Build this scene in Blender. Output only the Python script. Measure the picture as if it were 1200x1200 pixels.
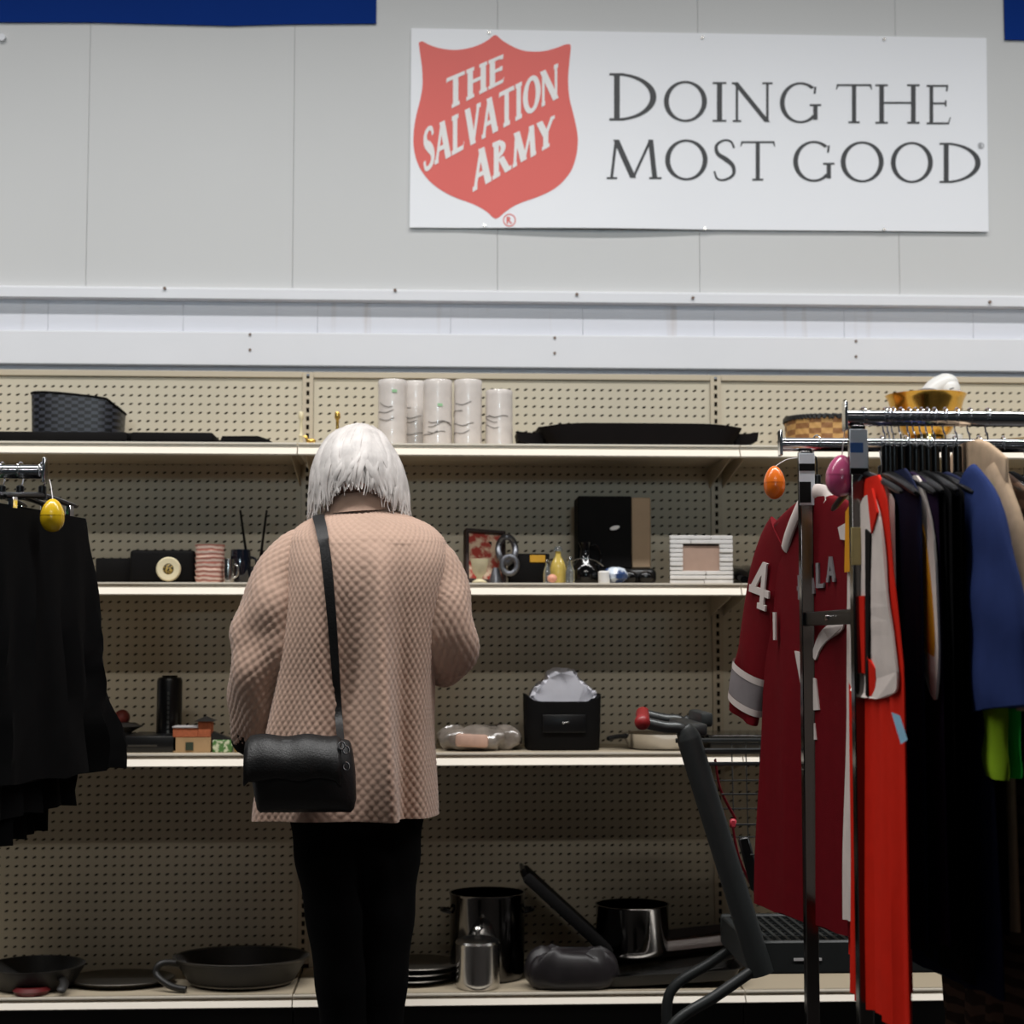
import bpy, bmesh, math, random
import numpy as np
from mathutils import Vector, Matrix
random.seed(7)
rng = np.random.default_rng(7)
PI = math.pi
scene = bpy.context.scene
for o in list(bpy.data.objects): bpy.data.objects.remove(o)
C = scene.collection

# ---------------------------------------------------------------- camera
CAM = Vector((0.0, -5.05, 1.10)); FPX = 2000.0
YAW = math.radians(-2.86); PITCH = math.radians(4.29)
cd = bpy.data.cameras.new('camera'); cam = bpy.data.objects.new('camera', cd); C.objects.link(cam)
cam.location = CAM; cam.rotation_euler = (PI/2 + PITCH, 0, YAW)
cd.sensor_width = 36; cd.lens = 36*FPX/1200; cd.clip_start = 0.05
scene.camera = cam
cd.dof.use_dof = True; cd.dof.focus_distance = 3.75; cd.dof.aperture_fstop = 3.6
CR = cam.rotation_euler.to_matrix()

def at(px, py, Y):
    """world point seen at photo pixel (px, py) on the plane y = Y"""
    d = CR @ Vector(((px-600)/FPX, (600-py)/FPX, -1))
    t = (Y-CAM.y)/d.y
    return CAM + d*t

# ---------------------------------------------------------------- world, lights, exposure
w = bpy.data.worlds.new('world'); scene.world = w; w.use_nodes = True
bg = w.node_tree.nodes['Background']
bg.inputs[0].default_value = (0.75, 0.88, 1.0, 1); bg.inputs[1].default_value = 0.012
vs = scene.view_settings
vs.view_transform = 'Standard'; vs.look = 'None'; vs.gamma = 1; vs.use_curve_mapping = False
vs.exposure = 0.0

def area(name, loc, target, sx, sy, power, spread, color):
    l = bpy.data.lights.new(name, 'AREA'); l.shape = 'RECTANGLE'; l.size = sx; l.size_y = sy
    l.energy = power; l.spread = math.radians(spread); l.color = color
    o = bpy.data.objects.new(name, l); C.objects.link(o); o.location = loc
    d = Vector(target)-Vector(loc)
    o.rotation_euler = d.to_track_quat('-Z', 'Y').to_euler()
    return o
# a row of louvred strip lights behind the photographer, and one above the aisle
area('strip_light_row_behind_camera', (0.3, -6.4, 4.5), (0.3, 0, 2.2), 11, 0.16, 18, 40, (1.0, 0.96, 0.90))
area('strip_light_row_over_aisle', (0.3, -1.9, 4.5), (0.3, -1.7, 0), 11, 0.16, 210, 122, (1.0, 0.985, 0.97))
area('far_cool_fill', (0.3, -15, 3.1), (0.3, 0, 2.45), 14, 1.2, 14, 11, (0.72, 0.9, 1.0))  # added cool fill, aimed high to brighten the upper shelf gap and wall

# ---------------------------------------------------------------- materials
def lin(c):
    return tuple(((x/255)/12.92 if x/255 <= 0.04045 else ((x/255+0.055)/1.055)**2.4) for x in c) + (1,)
MATS = {}
def mat(name, rgb, rough=0.6, metal=0.0, var=0.06, scale=25, bump=0.0, bscale=200, trans=0.0, sheen=0.0, coat=0.0):
    if name in MATS: return MATS[name]
    m = bpy.data.materials.new(name); m.use_nodes = True
    nt = m.node_tree; b = nt.nodes['Principled BSDF']
    b.inputs['Roughness'].default_value = rough; b.inputs['Metallic'].default_value = metal
    if rough >= .7: b.inputs['Specular IOR Level'].default_value = .12
    if trans: b.inputs['Transmission Weight'].default_value = trans
    if sheen: b.inputs['Sheen Weight'].default_value = sheen
    if coat: b.inputs['Coat Weight'].default_value = coat
    tc = nt.nodes.new('ShaderNodeTexCoord')
    n = nt.nodes.new('ShaderNodeTexNoise'); n.inputs['Scale'].default_value = scale; n.inputs['Detail'].default_value = 4
    nt.links.new(tc.outputs['Object'], n.inputs['Vector'])
    r = nt.nodes.new('ShaderNodeValToRGB')
    c = lin(rgb)
    r.color_ramp.elements[0].position = 0.3; r.color_ramp.elements[1].position = 0.7
    r.color_ramp.elements[0].color = tuple(x*(1-var) for x in c[:3])+(1,)
    r.color_ramp.elements[1].color = tuple(min(1, x*(1+var)) for x in c[:3])+(1,)
    nt.links.new(n.outputs['Fac'], r.inputs['Fac']); nt.links.new(r.outputs['Color'], b.inputs['Base Color'])
    if bump:
        n2 = nt.nodes.new('ShaderNodeTexNoise'); n2.inputs['Scale'].default_value = bscale
        nt.links.new(tc.outputs['Object'], n2.inputs['Vector'])
        bp = nt.nodes.new('ShaderNodeBump'); bp.inputs['Strength'].default_value = bump; bp.inputs['Distance'].default_value = 0.002
        nt.links.new(n2.outputs['Fac'], bp.inputs['Height']); nt.links.new(bp.outputs['Normal'], b.inputs['Normal'])
    MATS[name] = m
    return m

def stripe_mat(name, c1, c2, scale, direction='Z', rough=0.6, distort=2.0):
    m = mat(name, c1, rough); nt = m.node_tree; b = nt.nodes['Principled BSDF']
    wv = nt.nodes.new('ShaderNodeTexWave'); wv.wave_type = 'BANDS'; wv.bands_direction = direction
    wv.inputs['Scale'].default_value = scale; wv.inputs['Distortion'].default_value = distort
    tc = [n for n in nt.nodes if n.type == 'TEX_COORD'][0]
    nt.links.new(tc.outputs['Object'], wv.inputs['Vector'])
    r = nt.nodes.new('ShaderNodeValToRGB'); r.color_ramp.elements[0].color = lin(c1); r.color_ramp.elements[1].color = lin(c2)
    r.color_ramp.elements[0].position = .4; r.color_ramp.elements[1].position = .6
    nt.links.new(wv.outputs['Fac'], r.inputs['Fac']); nt.links.new(r.outputs['Color'], b.inputs['Base Color'])
    return m

def spot_mat(name, c1, c2, scale, rough=0.6, thr=0.5, detail=2):
    m = mat(name, c1, rough); nt = m.node_tree; b = nt.nodes['Principled BSDF']
    n = [x for x in nt.nodes if x.type == 'TEX_NOISE'][0]; n.inputs['Scale'].default_value = scale; n.inputs['Detail'].default_value = detail
    r = [x for x in nt.nodes if x.type == 'VALTORGB'][0]
    r.color_ramp.elements[0].color = lin(c1); r.color_ramp.elements[1].color = lin(c2)
    r.color_ramp.elements[0].position = thr-.06; r.color_ramp.elements[1].position = thr+.06
    return m

M_WALL = mat('white_wall_panel', (198, 197, 196), 0.45, var=0.02, scale=1.2)
M_TRIM = mat('white_painted_trim', (222, 222, 226), 0.5, var=0.02, scale=3)
M_SHELF = mat('beige_shelf_enamel', (192, 178, 154), 0.45, var=0.02, scale=6)
M_LIP = mat('cream_price_channel', (232, 223, 207), 0.4, var=0.02, scale=6)
M_PEG = mat('beige_pegboard', (200, 190, 168), 0.6, var=0.03, scale=5)
M_CAVITY = mat('dark_hardboard', (38, 28, 20), 0.9)
M_KICK = mat('black_kick_plate', (14, 13, 12), 0.6)
M_CHROME = mat('chrome', (225, 226, 230), 0.13, 1.0, var=0.02)
M_STEEL = mat('stainless_steel', (190, 188, 185), 0.22, 1.0, var=0.04)
M_DULL = mat('dull_pewter', (120, 116, 110), 0.38, 1.0, var=0.08)
M_BLACKP = mat('black_plastic', (14, 14, 15), 0.32, var=0.1)
M_BLACKG = mat('black_gloss', (9, 9, 10), 0.12, var=0.1)
M_BLACKM = mat('black_matte', (15, 14, 14), 0.75, var=0.15)
M_BLACKF = mat('black_fabric', (11, 11, 13), 0.95, var=0.2, scale=60, bump=.3, bscale=700)
M_IRON = mat('dark_iron', (26, 24, 22), 0.5, var=0.2)
M_GOLD = mat('polished_gold', (235, 190, 95), 0.2, 1.0, var=0.05)
M_BRASS = mat('brass', (220, 180, 95), 0.28, 1.0, var=0.08)
M_WHITEC = mat('white_ceramic', (232, 230, 226), 0.3, var=0.03)
M_CREAM = mat('cream_ceramic', (226, 214, 178), 0.4, var=0.06)
M_GLASS = mat('clear_glass', (235, 240, 240), 0.05, 0, trans=0.9)
M_INK = mat('black_print', (38, 38, 42), 0.5, var=0.03)
M_WPRINT = mat('white_print', (236, 232, 230), 0.5, var=0.02)
M_RED = mat('shield_red_print', (222, 84, 74), 0.45, var=0.03, scale=3)

# ---------------------------------------------------------------- mesh helper
ORG = {}
class MB:
    def __init__(s): s.v = []; s.f = []; s.T = None
    def add(s, vs, fs):
        n = len(s.v)
        if s.T is not None: vs = [s.T @ Vector(p) for p in vs]
        s.v.extend([tuple(p) for p in vs]); s.f.extend([tuple(i+n for i in f) for f in fs])
        return s
    def bm(s, b):
        b.verts.ensure_lookup_table(); b.verts.index_update()
        s.add([v.co.copy() for v in b.verts], [[v.index for v in f.verts] for f in b.faces]); b.free(); return s
    def box(s, c, d, bev=0.0, seg=1, R=None):
        b = bmesh.new(); bmesh.ops.create_cube(b, size=1)
        for v in b.verts: v.co = Vector((v.co.x*d[0], v.co.y*d[1], v.co.z*d[2]))
        if bev: bmesh.ops.bevel(b, geom=list(b.edges), offset=min(bev, min(d)*.45), segments=seg, affect='EDGES', profile=.5)
        for v in b.verts:
            p = v.co if R is None else R @ v.co
            v.co = p + Vector(c)
        return s.bm(b)
    def box2(s, x0, x1, y0, y1, z0, z1, bev=0.0, seg=1):
        return s.box(((x0+x1)/2, (y0+y1)/2, (z0+z1)/2), (abs(x1-x0), abs(y1-y0), abs(z1-z0)), bev, seg)
    def lathe(s, prof, c=(0, 0, 0), seg=32, sx=1, sy=1, R=None):
        vs = []; fs = []; n = len(prof)
        for i in range(seg):
            a = 2*PI*i/seg
            for r, z in prof:
                p = Vector((r*math.cos(a)*sx, r*math.sin(a)*sy, z))
                if R is not None: p = R @ p
                vs.append(p+Vector(c))
        for i in range(seg):
            j = (i+1) % seg
            for k in range(n-1): fs.append((i*n+k, j*n+k, j*n+k+1, i*n+k+1))
        if prof[0][0] > 1e-6: fs.append([i*n for i in range(seg)][::-1])
        if prof[-1][0] > 1e-6: fs.append([i*n+n-1 for i in range(seg)])
        return s.add(vs, fs)
    def tube(s, pts, r, seg=8, closed=False, cap=True, flat=1.0, up=None):
        P = [Vector(p) for p in pts]; n = len(P)
        rr = r if isinstance(r, (list, tuple)) else [r]*n
        tang = []
        for i in range(n):
            a = P[i-1] if (i > 0 or closed) else P[i]; b = P[(i+1) % n] if (i < n-1 or closed) else P[i]
            tang.append((b-a).normalized())
        u = Vector(up) if up is not None else (Vector((0, 0, 1)) if abs(tang[0].z) < .9 else Vector((1, 0, 0)))
        vs = []; fs = []
        nx = (u - tang[0]*u.dot(tang[0])).normalized()
        for i in range(n):
            nx = (nx - tang[i]*nx.dot(tang[i]))
            nx = nx.normalized() if nx.length > 1e-6 else tang[i].orthogonal().normalized()
            by = tang[i].cross(nx)
            for k in range(seg):
                a = 2*PI*k/seg
                vs.append(P[i] + nx*math.cos(a)*rr[i]*flat + by*math.sin(a)*rr[i])
        for i in range(n if closed else n-1):
            j = (i+1) % n
            for k in range(seg):
                l = (k+1) % seg
                fs.append((i*seg+k, i*seg+l, j*seg+l, j*seg+k))
        if cap and not closed:
            fs.append(list(range(seg))[::-1]); fs.append([(n-1)*seg+k for k in range(seg)])
        return s.add(vs, fs)
    def loft(s, rings, cap0=True, cap1=True):
        n = len(rings[0]); vs = [p for r in rings for p in r]; fs = []
        for i in range(len(rings)-1):
            for k in range(n):
                l = (k+1) % n
                fs.append((i*n+k, i*n+l, (i+1)*n+l, (i+1)*n+k))
        if cap0: fs.append(list(range(n))[::-1])
        if cap1: fs.append([(len(rings)-1)*n+k for k in range(n)])
        return s.add(vs, fs)
    def prism(s, poly, o, ux, uy, depth):
        """polygon (2-D list) in the frame o, ux, uy; extruded by the vector depth"""
        o = Vector(o); ux = Vector(ux); uy = Vector(uy); d = Vector(depth); n = len(poly)
        vs = [o+ux*a+uy*b for a, b in poly]; vs += [p+d for p in vs]
        fs = [list(range(n)), list(range(n, 2*n))[::-1]] + [(i, (i+1) % n + 0, (i+1) % n+n, i+n)[::-1] for i in range(n)]
        return s.add(vs, fs)
    def ball(s, c, r, sx=1, sy=1, sz=1, seg=20, rings=12):
        prof = [(r*math.sin(PI*k/rings), -r*sz*math.cos(PI*k/rings)) for k in range(rings+1)]
        prof[0] = (0, -r*sz); prof[-1] = (0, r*sz)
        return s.lathe(prof, c, seg, sx, sy)
    def build(s, name, m, parent=None, loc=None, smooth=True, angle=38):
        me = bpy.data.meshes.new(name)
        if parent is not None: o0 = ORG[parent.name]
        elif loc is not None: o0 = Vector(loc)
        else:
            A = np.array(s.v); o0 = Vector(((A[:, 0].min()+A[:, 0].max())/2, (A[:, 1].min()+A[:, 1].max())/2, A[:, 2].min()))
        me.from_pydata([(p[0]-o0.x, p[1]-o0.y, p[2]-o0.z) for p in s.v], [], s.f)
        b = bmesh.new(); b.from_mesh(me)
        bmesh.ops.remove_doubles(b, verts=list(b.verts), dist=1e-6)
        bmesh.ops.recalc_face_normals(b, faces=list(b.faces)); b.to_mesh(me); b.free()
        me.materials.append(m)
        if smooth:
            me.shade_smooth(); me.set_sharp_from_angle(angle=math.radians(angle))
        o = bpy.data.objects.new(name, me); C.objects.link(o)
        if parent is not None: o.parent = parent
        else: o.location = o0
        ORG[o.name] = o0
        return o

def tag(o, label=None, cat=None, group=None, kind=None):
    if label: o['label'] = label
    if cat: o['category'] = cat
    if group: o['group'] = group
    if kind: o['kind'] = kind
    return o
def thing(name, label, cat, loc, group=None):
    o = bpy.data.objects.new(name, None); C.objects.link(o); o.location = loc; o.empty_display_size = .05
    ORG[o.name] = Vector(loc)
    return tag(o, label, cat, group)
def struct(name, mb, m, **k):
    o = mb.build(name, m, **k); o['kind'] = 'structure'; return o
def bez(pts, n=12):
    """Catmull-Rom through points"""
    P = [Vector(p) for p in pts]; out = []
    for i in range(len(P)-1):
        p0 = P[max(i-1, 0)]; p1 = P[i]; p2 = P[i+1]; p3 = P[min(i+2, len(P)-1)]
        for k in range(n):
            t = k/n
            out.append(0.5*((2*p1)+(p2-p0)*t+(2*p0-5*p1+4*p2-p3)*t*t+(3*p1-p0-3*p2+p3)*t**3))
    out.append(P[-1]); return out
def interp(xs, ys, x): return float(np.interp(x, xs, ys))

# ---------------------------------------------------------------- room shell
YW = 0.10                                   # face of the upper wall panels
struct('floor', MB().box2(-6, 6, -9, .25, -.05, 0), mat('dark_vinyl_floor', (58, 54, 52), .5, var=.12, scale=3))
# masonry wall with faint rust streaks
m = mat('painted_masonry', (214, 215, 222), .6, var=.02, scale=4); nt = m.node_tree; b = nt.nodes['Principled BSDF']
tc = [n for n in nt.nodes if n.type == 'TEX_COORD'][0]
mp = nt.nodes.new('ShaderNodeMapping'); mp.inputs['Scale'].default_value = (9, 1, .55); nt.links.new(tc.outputs['Object'], mp.inputs['Vector'])
n1 = nt.nodes.new('ShaderNodeTexNoise'); n1.inputs['Scale'].default_value = 2.1; n1.inputs['Detail'].default_value = 3; nt.links.new(mp.outputs['Vector'], n1.inputs['Vector'])
rr = nt.nodes.new('ShaderNodeValToRGB'); rr.color_ramp.elements[0].position = .62; rr.color_ramp.elements[1].position = .80
rr.color_ramp.elements[0].color = (0, 0, 0, 1); rr.color_ramp.elements[1].color = (.55, .55, .55, 1)
nt.links.new(n1.outputs['Fac'], rr.inputs['Fac'])
mx = nt.nodes.new('ShaderNodeMixRGB'); mx.inputs['Color2'].default_value = lin((168, 148, 132))
src = b.inputs['Base Color'].links[0].from_socket
nt.links.new(rr.outputs['Color'], mx.inputs['Fac']); nt.links.new(src, mx.inputs['Color1']); nt.links.new(mx.outputs['Color'], b.inputs['Base Color'])
wall = struct('wall_back', MB().box2(-6, 6, YW+.02, YW+.14, 0, 4.7), m)
zl = at(600, 341, YW).z
seams = [at(p, 200, YW).x for p in (-137, 103, 344, 583, 819, 1052)]
seams = [seams[0]-.61*k for k in range(7, 0, -1)] + seams + [seams[-1]+.61*k for k in range(1, 8)]
for a, c in zip(seams[:-1], seams[1:]):
    MB().box2(a+.0002, c-.0002, YW, YW+.02, zl-.01, 4.7, .0007).build('wall_panel', M_WALL, wall)
# masonry course joints just above the shelving (shallow blocks)
zb0 = at(600, 438, YW).z-.03; zb1 = at(600, 391, YW).z
for i in range(-7, 8):
    x0 = i*.405+.07
    MB().box2(x0+.0002, x0+.4048, YW+.008, YW+.02, zb1-.005, zl, .0007).build('block', m, wall)
    MB().box2(x0-.2+.0002, x0+.2048, YW+.008, YW+.02, zb0-.1, zb1-.02, .0007).build('block', m, wall)
# projecting ledge
z0 = at(600, 353.5, YW-.035).z; z1 = at(600, 342, YW-.035).z
mb = MB()
mb.prism([(0, z0), (-.035, z0+.002), (-.035, z1), (-.028, z1+.006), (0, z1+.012)], (-6, YW+.005, 0), (0, 1, 0), (0, 0, 1), (12, 0, 0))
led = struct('trim_1', mb, M_TRIM, smooth=False)
M_SCREW = mat('rusty_screw', (120, 100, 88), .6)
for px, py in ((193, 338), (463, 340), (676, 345), (812, 349), (1160, 354)):
    p = at(px, py, YW-.032)
    MB().tube([p+Vector((0, .004, 0)), p+Vector((0, -.004, 0))], .005, 8).build('screw', M_SCREW, led)
# board
z0 = at(600, 431, YW-.02).z; z1 = at(600, 392, YW-.02).z
brd = struct('trim_2', MB().box2(-6, 6, YW-.02, YW+.008, z0, z1, .003), M_TRIM)
for px in (293, 650, 1003):
    for dy in (392, 410):
        p = at(px, dy+(px-293)*.011, YW-.02)
        MB().tube([p+Vector((0, .004, 0)), p+Vector((0, -.003, 0))], .0045, 8).build('screw', M_SCREW, brd)
# blue banners at the top of the wall
M_BLUE = mat('blue_banner', (4, 46, 122), .8, var=.05, scale=2)
YB = YW-.008
def banner(pts, label):
    mb = MB(); P = [at(x, y, YB) for x, y in pts]; top = 3.62
    for a, c in zip(P[:-1], P[1:]):
        mb.add([(a.x, YB, a.z), (c.x, YB, c.z), (c.x, YB, top), (a.x, YB, top), (a.x, YB+.004, a.z), (c.x, YB+.004, c.z), (c.x, YB+.004, top), (a.x, YB+.004, top)],
               [(0, 1, 2, 3), (4, 7, 6, 5), (0, 4, 5, 1), (3, 2, 6, 7)] + ([(0, 3, 7, 4)] if a is P[0] else []) + ([(1, 5, 6, 2)] if c is P[-1] else []))
    tag(mb.build('blue_banner', M_BLUE), label, 'banner')
banner([(-300, 24), (0, 26), (108, 26), (270, 30), (345, 28), (441, 27.5)], 'long royal blue banner strip at top of wall left of the shield sign')
banner([(1177.5, 46.5), (1330, 49), (1500, 52)], 'royal blue banner corner at top of wall right of the slogan sign')
p = at(3, 45, YW)
MB().tube([p, p+Vector((0, -.012, 0))], .011, 16).build('wall_plug', M_TRIM, wall)

# ---------------------------------------------------------------- sign with shield and slogan
YS = YW-.012
def stroke(x0, y0, x1, y1, t):
    """straight stroke with flat (horizontal) ends, t wide horizontally"""
    return [(x0-t/2, y0), (x0+t/2, y0), (x1+t/2, y1), (x1-t/2, y1)]
def hbar(x0, x1, y, h): return [(x0, y-h/2), (x1, y-h/2), (x1, y+h/2), (x0, y+h/2)]
def arc(cx, cy, rx, ry, a0, a1, tx, ty, n=26):
    out = []
    P = []
    for k in range(n+1):
        a = math.radians(a0+(a1-a0)*k/n); c, s_ = math.cos(a), math.sin(a)
        P.append(((cx+rx*c, cy+ry*s_), (cx+(rx-tx)*c, cy+(ry-ty)*s_)))
    return [[p[0], q[0], q[1], p[1]] for p, q in zip(P[:-1], P[1:])]
def glyph(ch, T, H, S):
    """capital letter in a box of height 1; returns (polygons, width). T stem, H hairline, S serif half length"""
    g = []
    def stem(x, y0=0, y1=1, serif=(1, 1)):
        g.append(stroke(x, y0, x, y1, T))
        if serif[0]: g.append(hbar(x-T/2-S, x+T/2+S, y0+H/2, H))
        if serif[1]: g.append(hbar(x-T/2-S, x+T/2+S, y1-H/2, H))
    if ch == 'I': stem(S+T/2); return g, 2*S+T
    if ch == 'D':
        stem(S+T/2); x = S+T/2; g += arc(x, .5, .72, .5, -90, 90, T*1.1, H); return g, x+.72
    if ch == 'O': g += arc(.5, .5, .5, .515, 0, 360, T*1.1, H*1.1, 44); return g, 1.0
    if ch == 'G':
        g += arc(.5, .5, .5, .515, 48, 318, T*1.1, H*1.1, 40); g.append(stroke(.86, .07, .86, .44, T)); g.append(hbar(.86-T/2-S, .86+T/2+S, .44, H))
        g.append(stroke(.84, .72, .86, .9, H)); return g, .9+S
    if ch == 'C': g += arc(.5, .5, .5, .515, 48, 318, T, H); return g, .9
    if ch == 'N':
        g.append(stroke(.1, 0, .1, 1, H*1.2)); g.append(stroke(.82, 0, .82, 1, H*1.2)); g.append(stroke(.06, 1, .82, 0, T*1.25))
        g += [hbar(0, .2, H/2, H), hbar(.7, .94, 1-H/2, H), hbar(-.02, .1, 1-H/2, H)]; return g, .94
    if ch == 'T':
        stem(.44, serif=(1, 0)); g.append(hbar(.02, .86, 1-H/2, H)); g.append([(.0, .86), (.02, .86), (.08, 1), (.02, 1)]); g.append([(.88, .86), (.86, .86), (.80, 1), (.86, 1)]); return g, .88
    if ch == 'H':
        stem(S+T/2); stem(.86-S-T/2+.12); g.append(hbar(S+T/2, .98-S-T/2, .53, H)); return g, .98
    if ch == 'E':
        stem(S+T/2); x = S+T/2; g += [hbar(x, x+.46, 1-H/2, H), hbar(x, x+.42, .53, H), hbar(x, x+.5, H/2, H)]
        g += [stroke(x+.44, .84, x+.46, 1, H), stroke(x+.41, .45, x+.41, .61, H), [(x+.46, 0), (x+.5, 0), (x+.56, .18), (x+.53, .18)]]; return g, x+.56
    if ch == 'L':
        stem(S+T/2); x = S+T/2; g += [hbar(x, x+.46, H/2, H), [(x+.42, 0), (x+.46, 0), (x+.52, .2), (x+.49, .2)]]; return g, x+.52
    if ch == 'M':
        g += [stroke(.1, 0, .2, 1, H*1.2), stroke(.2, 1, .56, .03, T*1.2), stroke(.56, .03, .93, 1, H*1.2), stroke(.93, 1, 1.02, 0, T)]
        g += [hbar(0, .22, H/2, H), hbar(.9, 1.16, H/2, H)]; return g, 1.16
    if ch == 'A':
        g += [stroke(.1, 0, .42, 1, H*1.3), stroke(.42, 1, .78, 0, T*1.2), hbar(.22, .62, .34, H), hbar(0, .22, H/2, H), hbar(.64, .92, H/2, H)]; return g, .92
    if ch == 'V':
        g += [stroke(.12, 1, .45, 0, T*1.2), stroke(.45, 0, .76, 1, H*1.3), hbar(0, .26, 1-H/2, H), hbar(.64, .88, 1-H/2, H)]; return g, .88
    if ch == 'Y':
        g += [stroke(.1, 1, .42, .46, T*1.2), stroke(.42, .46, .76, 1, H*1.5), stroke(.42, 0, .42, .5, T), hbar(.42-T/2-S, .42+T/2+S, H/2, H), hbar(0, .24, 1-H/2, H), hbar(.66, .86, 1-H/2, H)]; return g, .86
    if ch == 'R':
        stem(S+T/2); x = S+T/2; g += arc(x, .75, .46, .25, -90, 90, T, H); g.append(stroke(x+.22, .5, x+.58, 0, T*1.15)); g.append(hbar(x+.5, x+.74, H/2, H)); return g, x+.74
    if ch == 'B':
        stem(S+T/2); x = S+T/2; g += arc(x, .76, .4, .24, -90, 90, T, H); g += arc(x, .27, .48, .27, -90, 90, T, H); return g, x+.48
    if ch == 'S':
        P = bez([(.50, .80, 0), (.42, .96, 0), (.24, .985, 0), (.07, .86, 0), (.10, .66, 0), (.30, .52, 0), (.47, .36, 0), (.48, .14, 0), (.28, .015, 0), (.09, .04, 0), (.02, .22, 0)], 6)
        for i in range(len(P)-1):
            a, c = P[i], P[i+1]; d = (c-a).normalized(); n = Vector((-d.y, d.x, 0))
            u = i/(len(P)-1); wd = H+(T*1.1-H)*max(0, 1-abs(u-.5)/.32)
            e = d*.006
            q = [a-e+n*wd/2, a-e-n*wd/2, c+e-n*wd/2, c+e+n*wd/2]; g.append([(p.x, p.y) for p in q])
        return g, .54
    return g, .4
def flat_polys(polys, fn, off=0):
    mb = MB()
    for k, p in enumerate(polys):
        d = Vector((0, -2.5e-5*(k % 7), 0)); mb.add([fn(*q)+d for q in p], [list(range(len(p)))])
    return mb

zs = [at(482, 33, YS), at(1156, 44.5, YS), at(1158.5, 271.5, YS), at(480, 266.5, YS)]
c = sum(zs, Vector())/4
sign = thing('wall_sign', 'white wall sign with red shield reading The Salvation Army, Doing the Most Good', 'sign', (c.x, YS, zs[3].z))
mb = MB(); N = 24
for i in range(N+1):
    t = i/N; tp = zs[0].lerp(zs[1], t); bt = zs[3].lerp(zs[2], t)
    lift = .012*max(0, math.sin(PI*min(1, max(0, (t-.1)/.42))))          # bottom edge bows off the wall
    for p, y in ((tp, YS), (bt, YS-lift), (bt, YS-lift+.004), (tp, YS+.008)): mb.v.append((p.x, y, p.z))
for i in range(N):
    a = i*4; n = a+4
    mb.f += [(a, a+1, n+1, n), (a+1, a+2, n+2, n+1), (a+2, a+3, n+3, n+2), (a+3, a, n, n+3)]
mb.f += [(0, 3, 2, 1), (N*4, N*4+1, N*4+2, N*4+3)]
mb.build('sign_board', mat('white_sign_board', (232, 232, 236), .35, var=.01, scale=2), sign)
def on_sign(px, py, e=.0012):
    """print lying on the (slightly bowed) board"""
    p = at(px, py, YS); t = (p.x-zs[0].x)/(zs[1].x-zs[0].x)
    ztop = zs[0].z+(zs[1].z-zs[0].z)*t; zbot = zs[3].z+(zs[2].z-zs[3].z)*t
    k = min(1, max(0, (ztop-p.z)/(ztop-zbot)))
    lift = .012*max(0, math.sin(PI*min(1, max(0, (t-.1)/.42))))*k
    return at(px, py, YS-lift-e)
# shield
SH = [(53, 100), (75, 92), (110, 110), (160, 128), (215, 139), (270, 142), (320, 137), (375, 124), (425, 104), (465, 80), (502, 54), (540, 84), (590, 115), (640, 138), (690, 150), (745, 152), (800, 147), (860, 130), (905, 113), (930, 108), (944, 118), (942, 160), (936, 220), (930, 290), (930, 350), (938, 430), (955, 500), (972, 570), (984, 640), (985, 700), (975, 770), (952, 840), (915, 895), (870, 940), (810, 978), (740, 1008), (670, 1032), (610, 1058), (560, 1092), (505, 1132), (455, 1092), (405, 1062), (350, 1038), (280, 1012), (215, 982), (150, 940), (98, 890), (55, 825), (30, 750), (22, 680), (26, 600), (40, 520), (58, 450), (72, 380), (76, 320), (72, 240), (62, 170)]
SHp = bez([(480+x/5, 30+y/5, 0) for x, y in SH+[SH[0]]], 3)[:-1]
cx, cy = 480+502/5, 30+600/5
mb = MB(); n = len(SHp)
K = 6
for k in range(K+1):
    for p in SHp: mb.v.append(tuple(on_sign(cx+(p.x-cx)*k/K, cy+(p.y-cy)*k/K)))
for k in range(K):
    for i in range(n):
        j = (i+1) % n; mb.f.append((k*n+i, k*n+j, (k+1)*n+j, (k+1)*n+i))
mb.build('shield_emblem', M_RED, sign)
def put_word(word, T, H, S, place, m, parent, gap=.08, name='letter', fit=None):
    x = 0; gl = []
    for ch in word:
        g, wd = glyph(ch, T, H, S); gl.append((g, x, wd)); x += wd+gap
    tot = x-gap
    for g, x0, wd in gl:
        flat_polys(g, lambda a, b_, x0=x0: place((x0+a)/tot, b_)).build(name, m, parent, smooth=False)
def shield_word(word, bx0, by0, bx1, by1, h0, h1, lean=0):
    # crop pixel corners of the baseline, letter heights at both ends
    def pl(u, v):
        X = bx0+(bx1-bx0)*u; Y = by0+(by1-by0)*u; h = h0+(h1-h0)*u
        return on_sign(480+(X+lean*v)/5, 30+(Y-h*v)/5, .0026)
    put_word(word, .25, .12, .06, pl, M_WPRINT, sign, .06)
shield_word('THE', 215, 500, 555, 330, 190, 165, 0)
shield_word('SALVATION', 85, 850, 870, 425, 235, 205, 0)
shield_word('ARMY', 370, 975, 850, 690, 235, 165, 0)
def fit_glyph(ch, x0, x1, yb, h, T=.105, H=.05, S=.085):
    g, wd = glyph(ch, T, H, S)
    def pl(a, b_):
        return on_sign(700+(x0+(x1-x0)*a/wd)/2.553, 70+(yb-h*b_)/2.553)
    flat_polys(g, pl).build('letter', M_INK, sign, smooth=False)
for ch, x0, x1, h in (('D', 36, 177, 142), ('O', 199, 328, 119), ('I', 345, 386, 119), ('N', 405, 524, 119), ('G', 546, 668, 119), ('T', 714, 822, 117), ('H', 832, 964, 118), ('E', 985, 1058, 118)):
    fit_glyph(ch, x0, x1, 182+(x0-40)*.0118, h)
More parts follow.
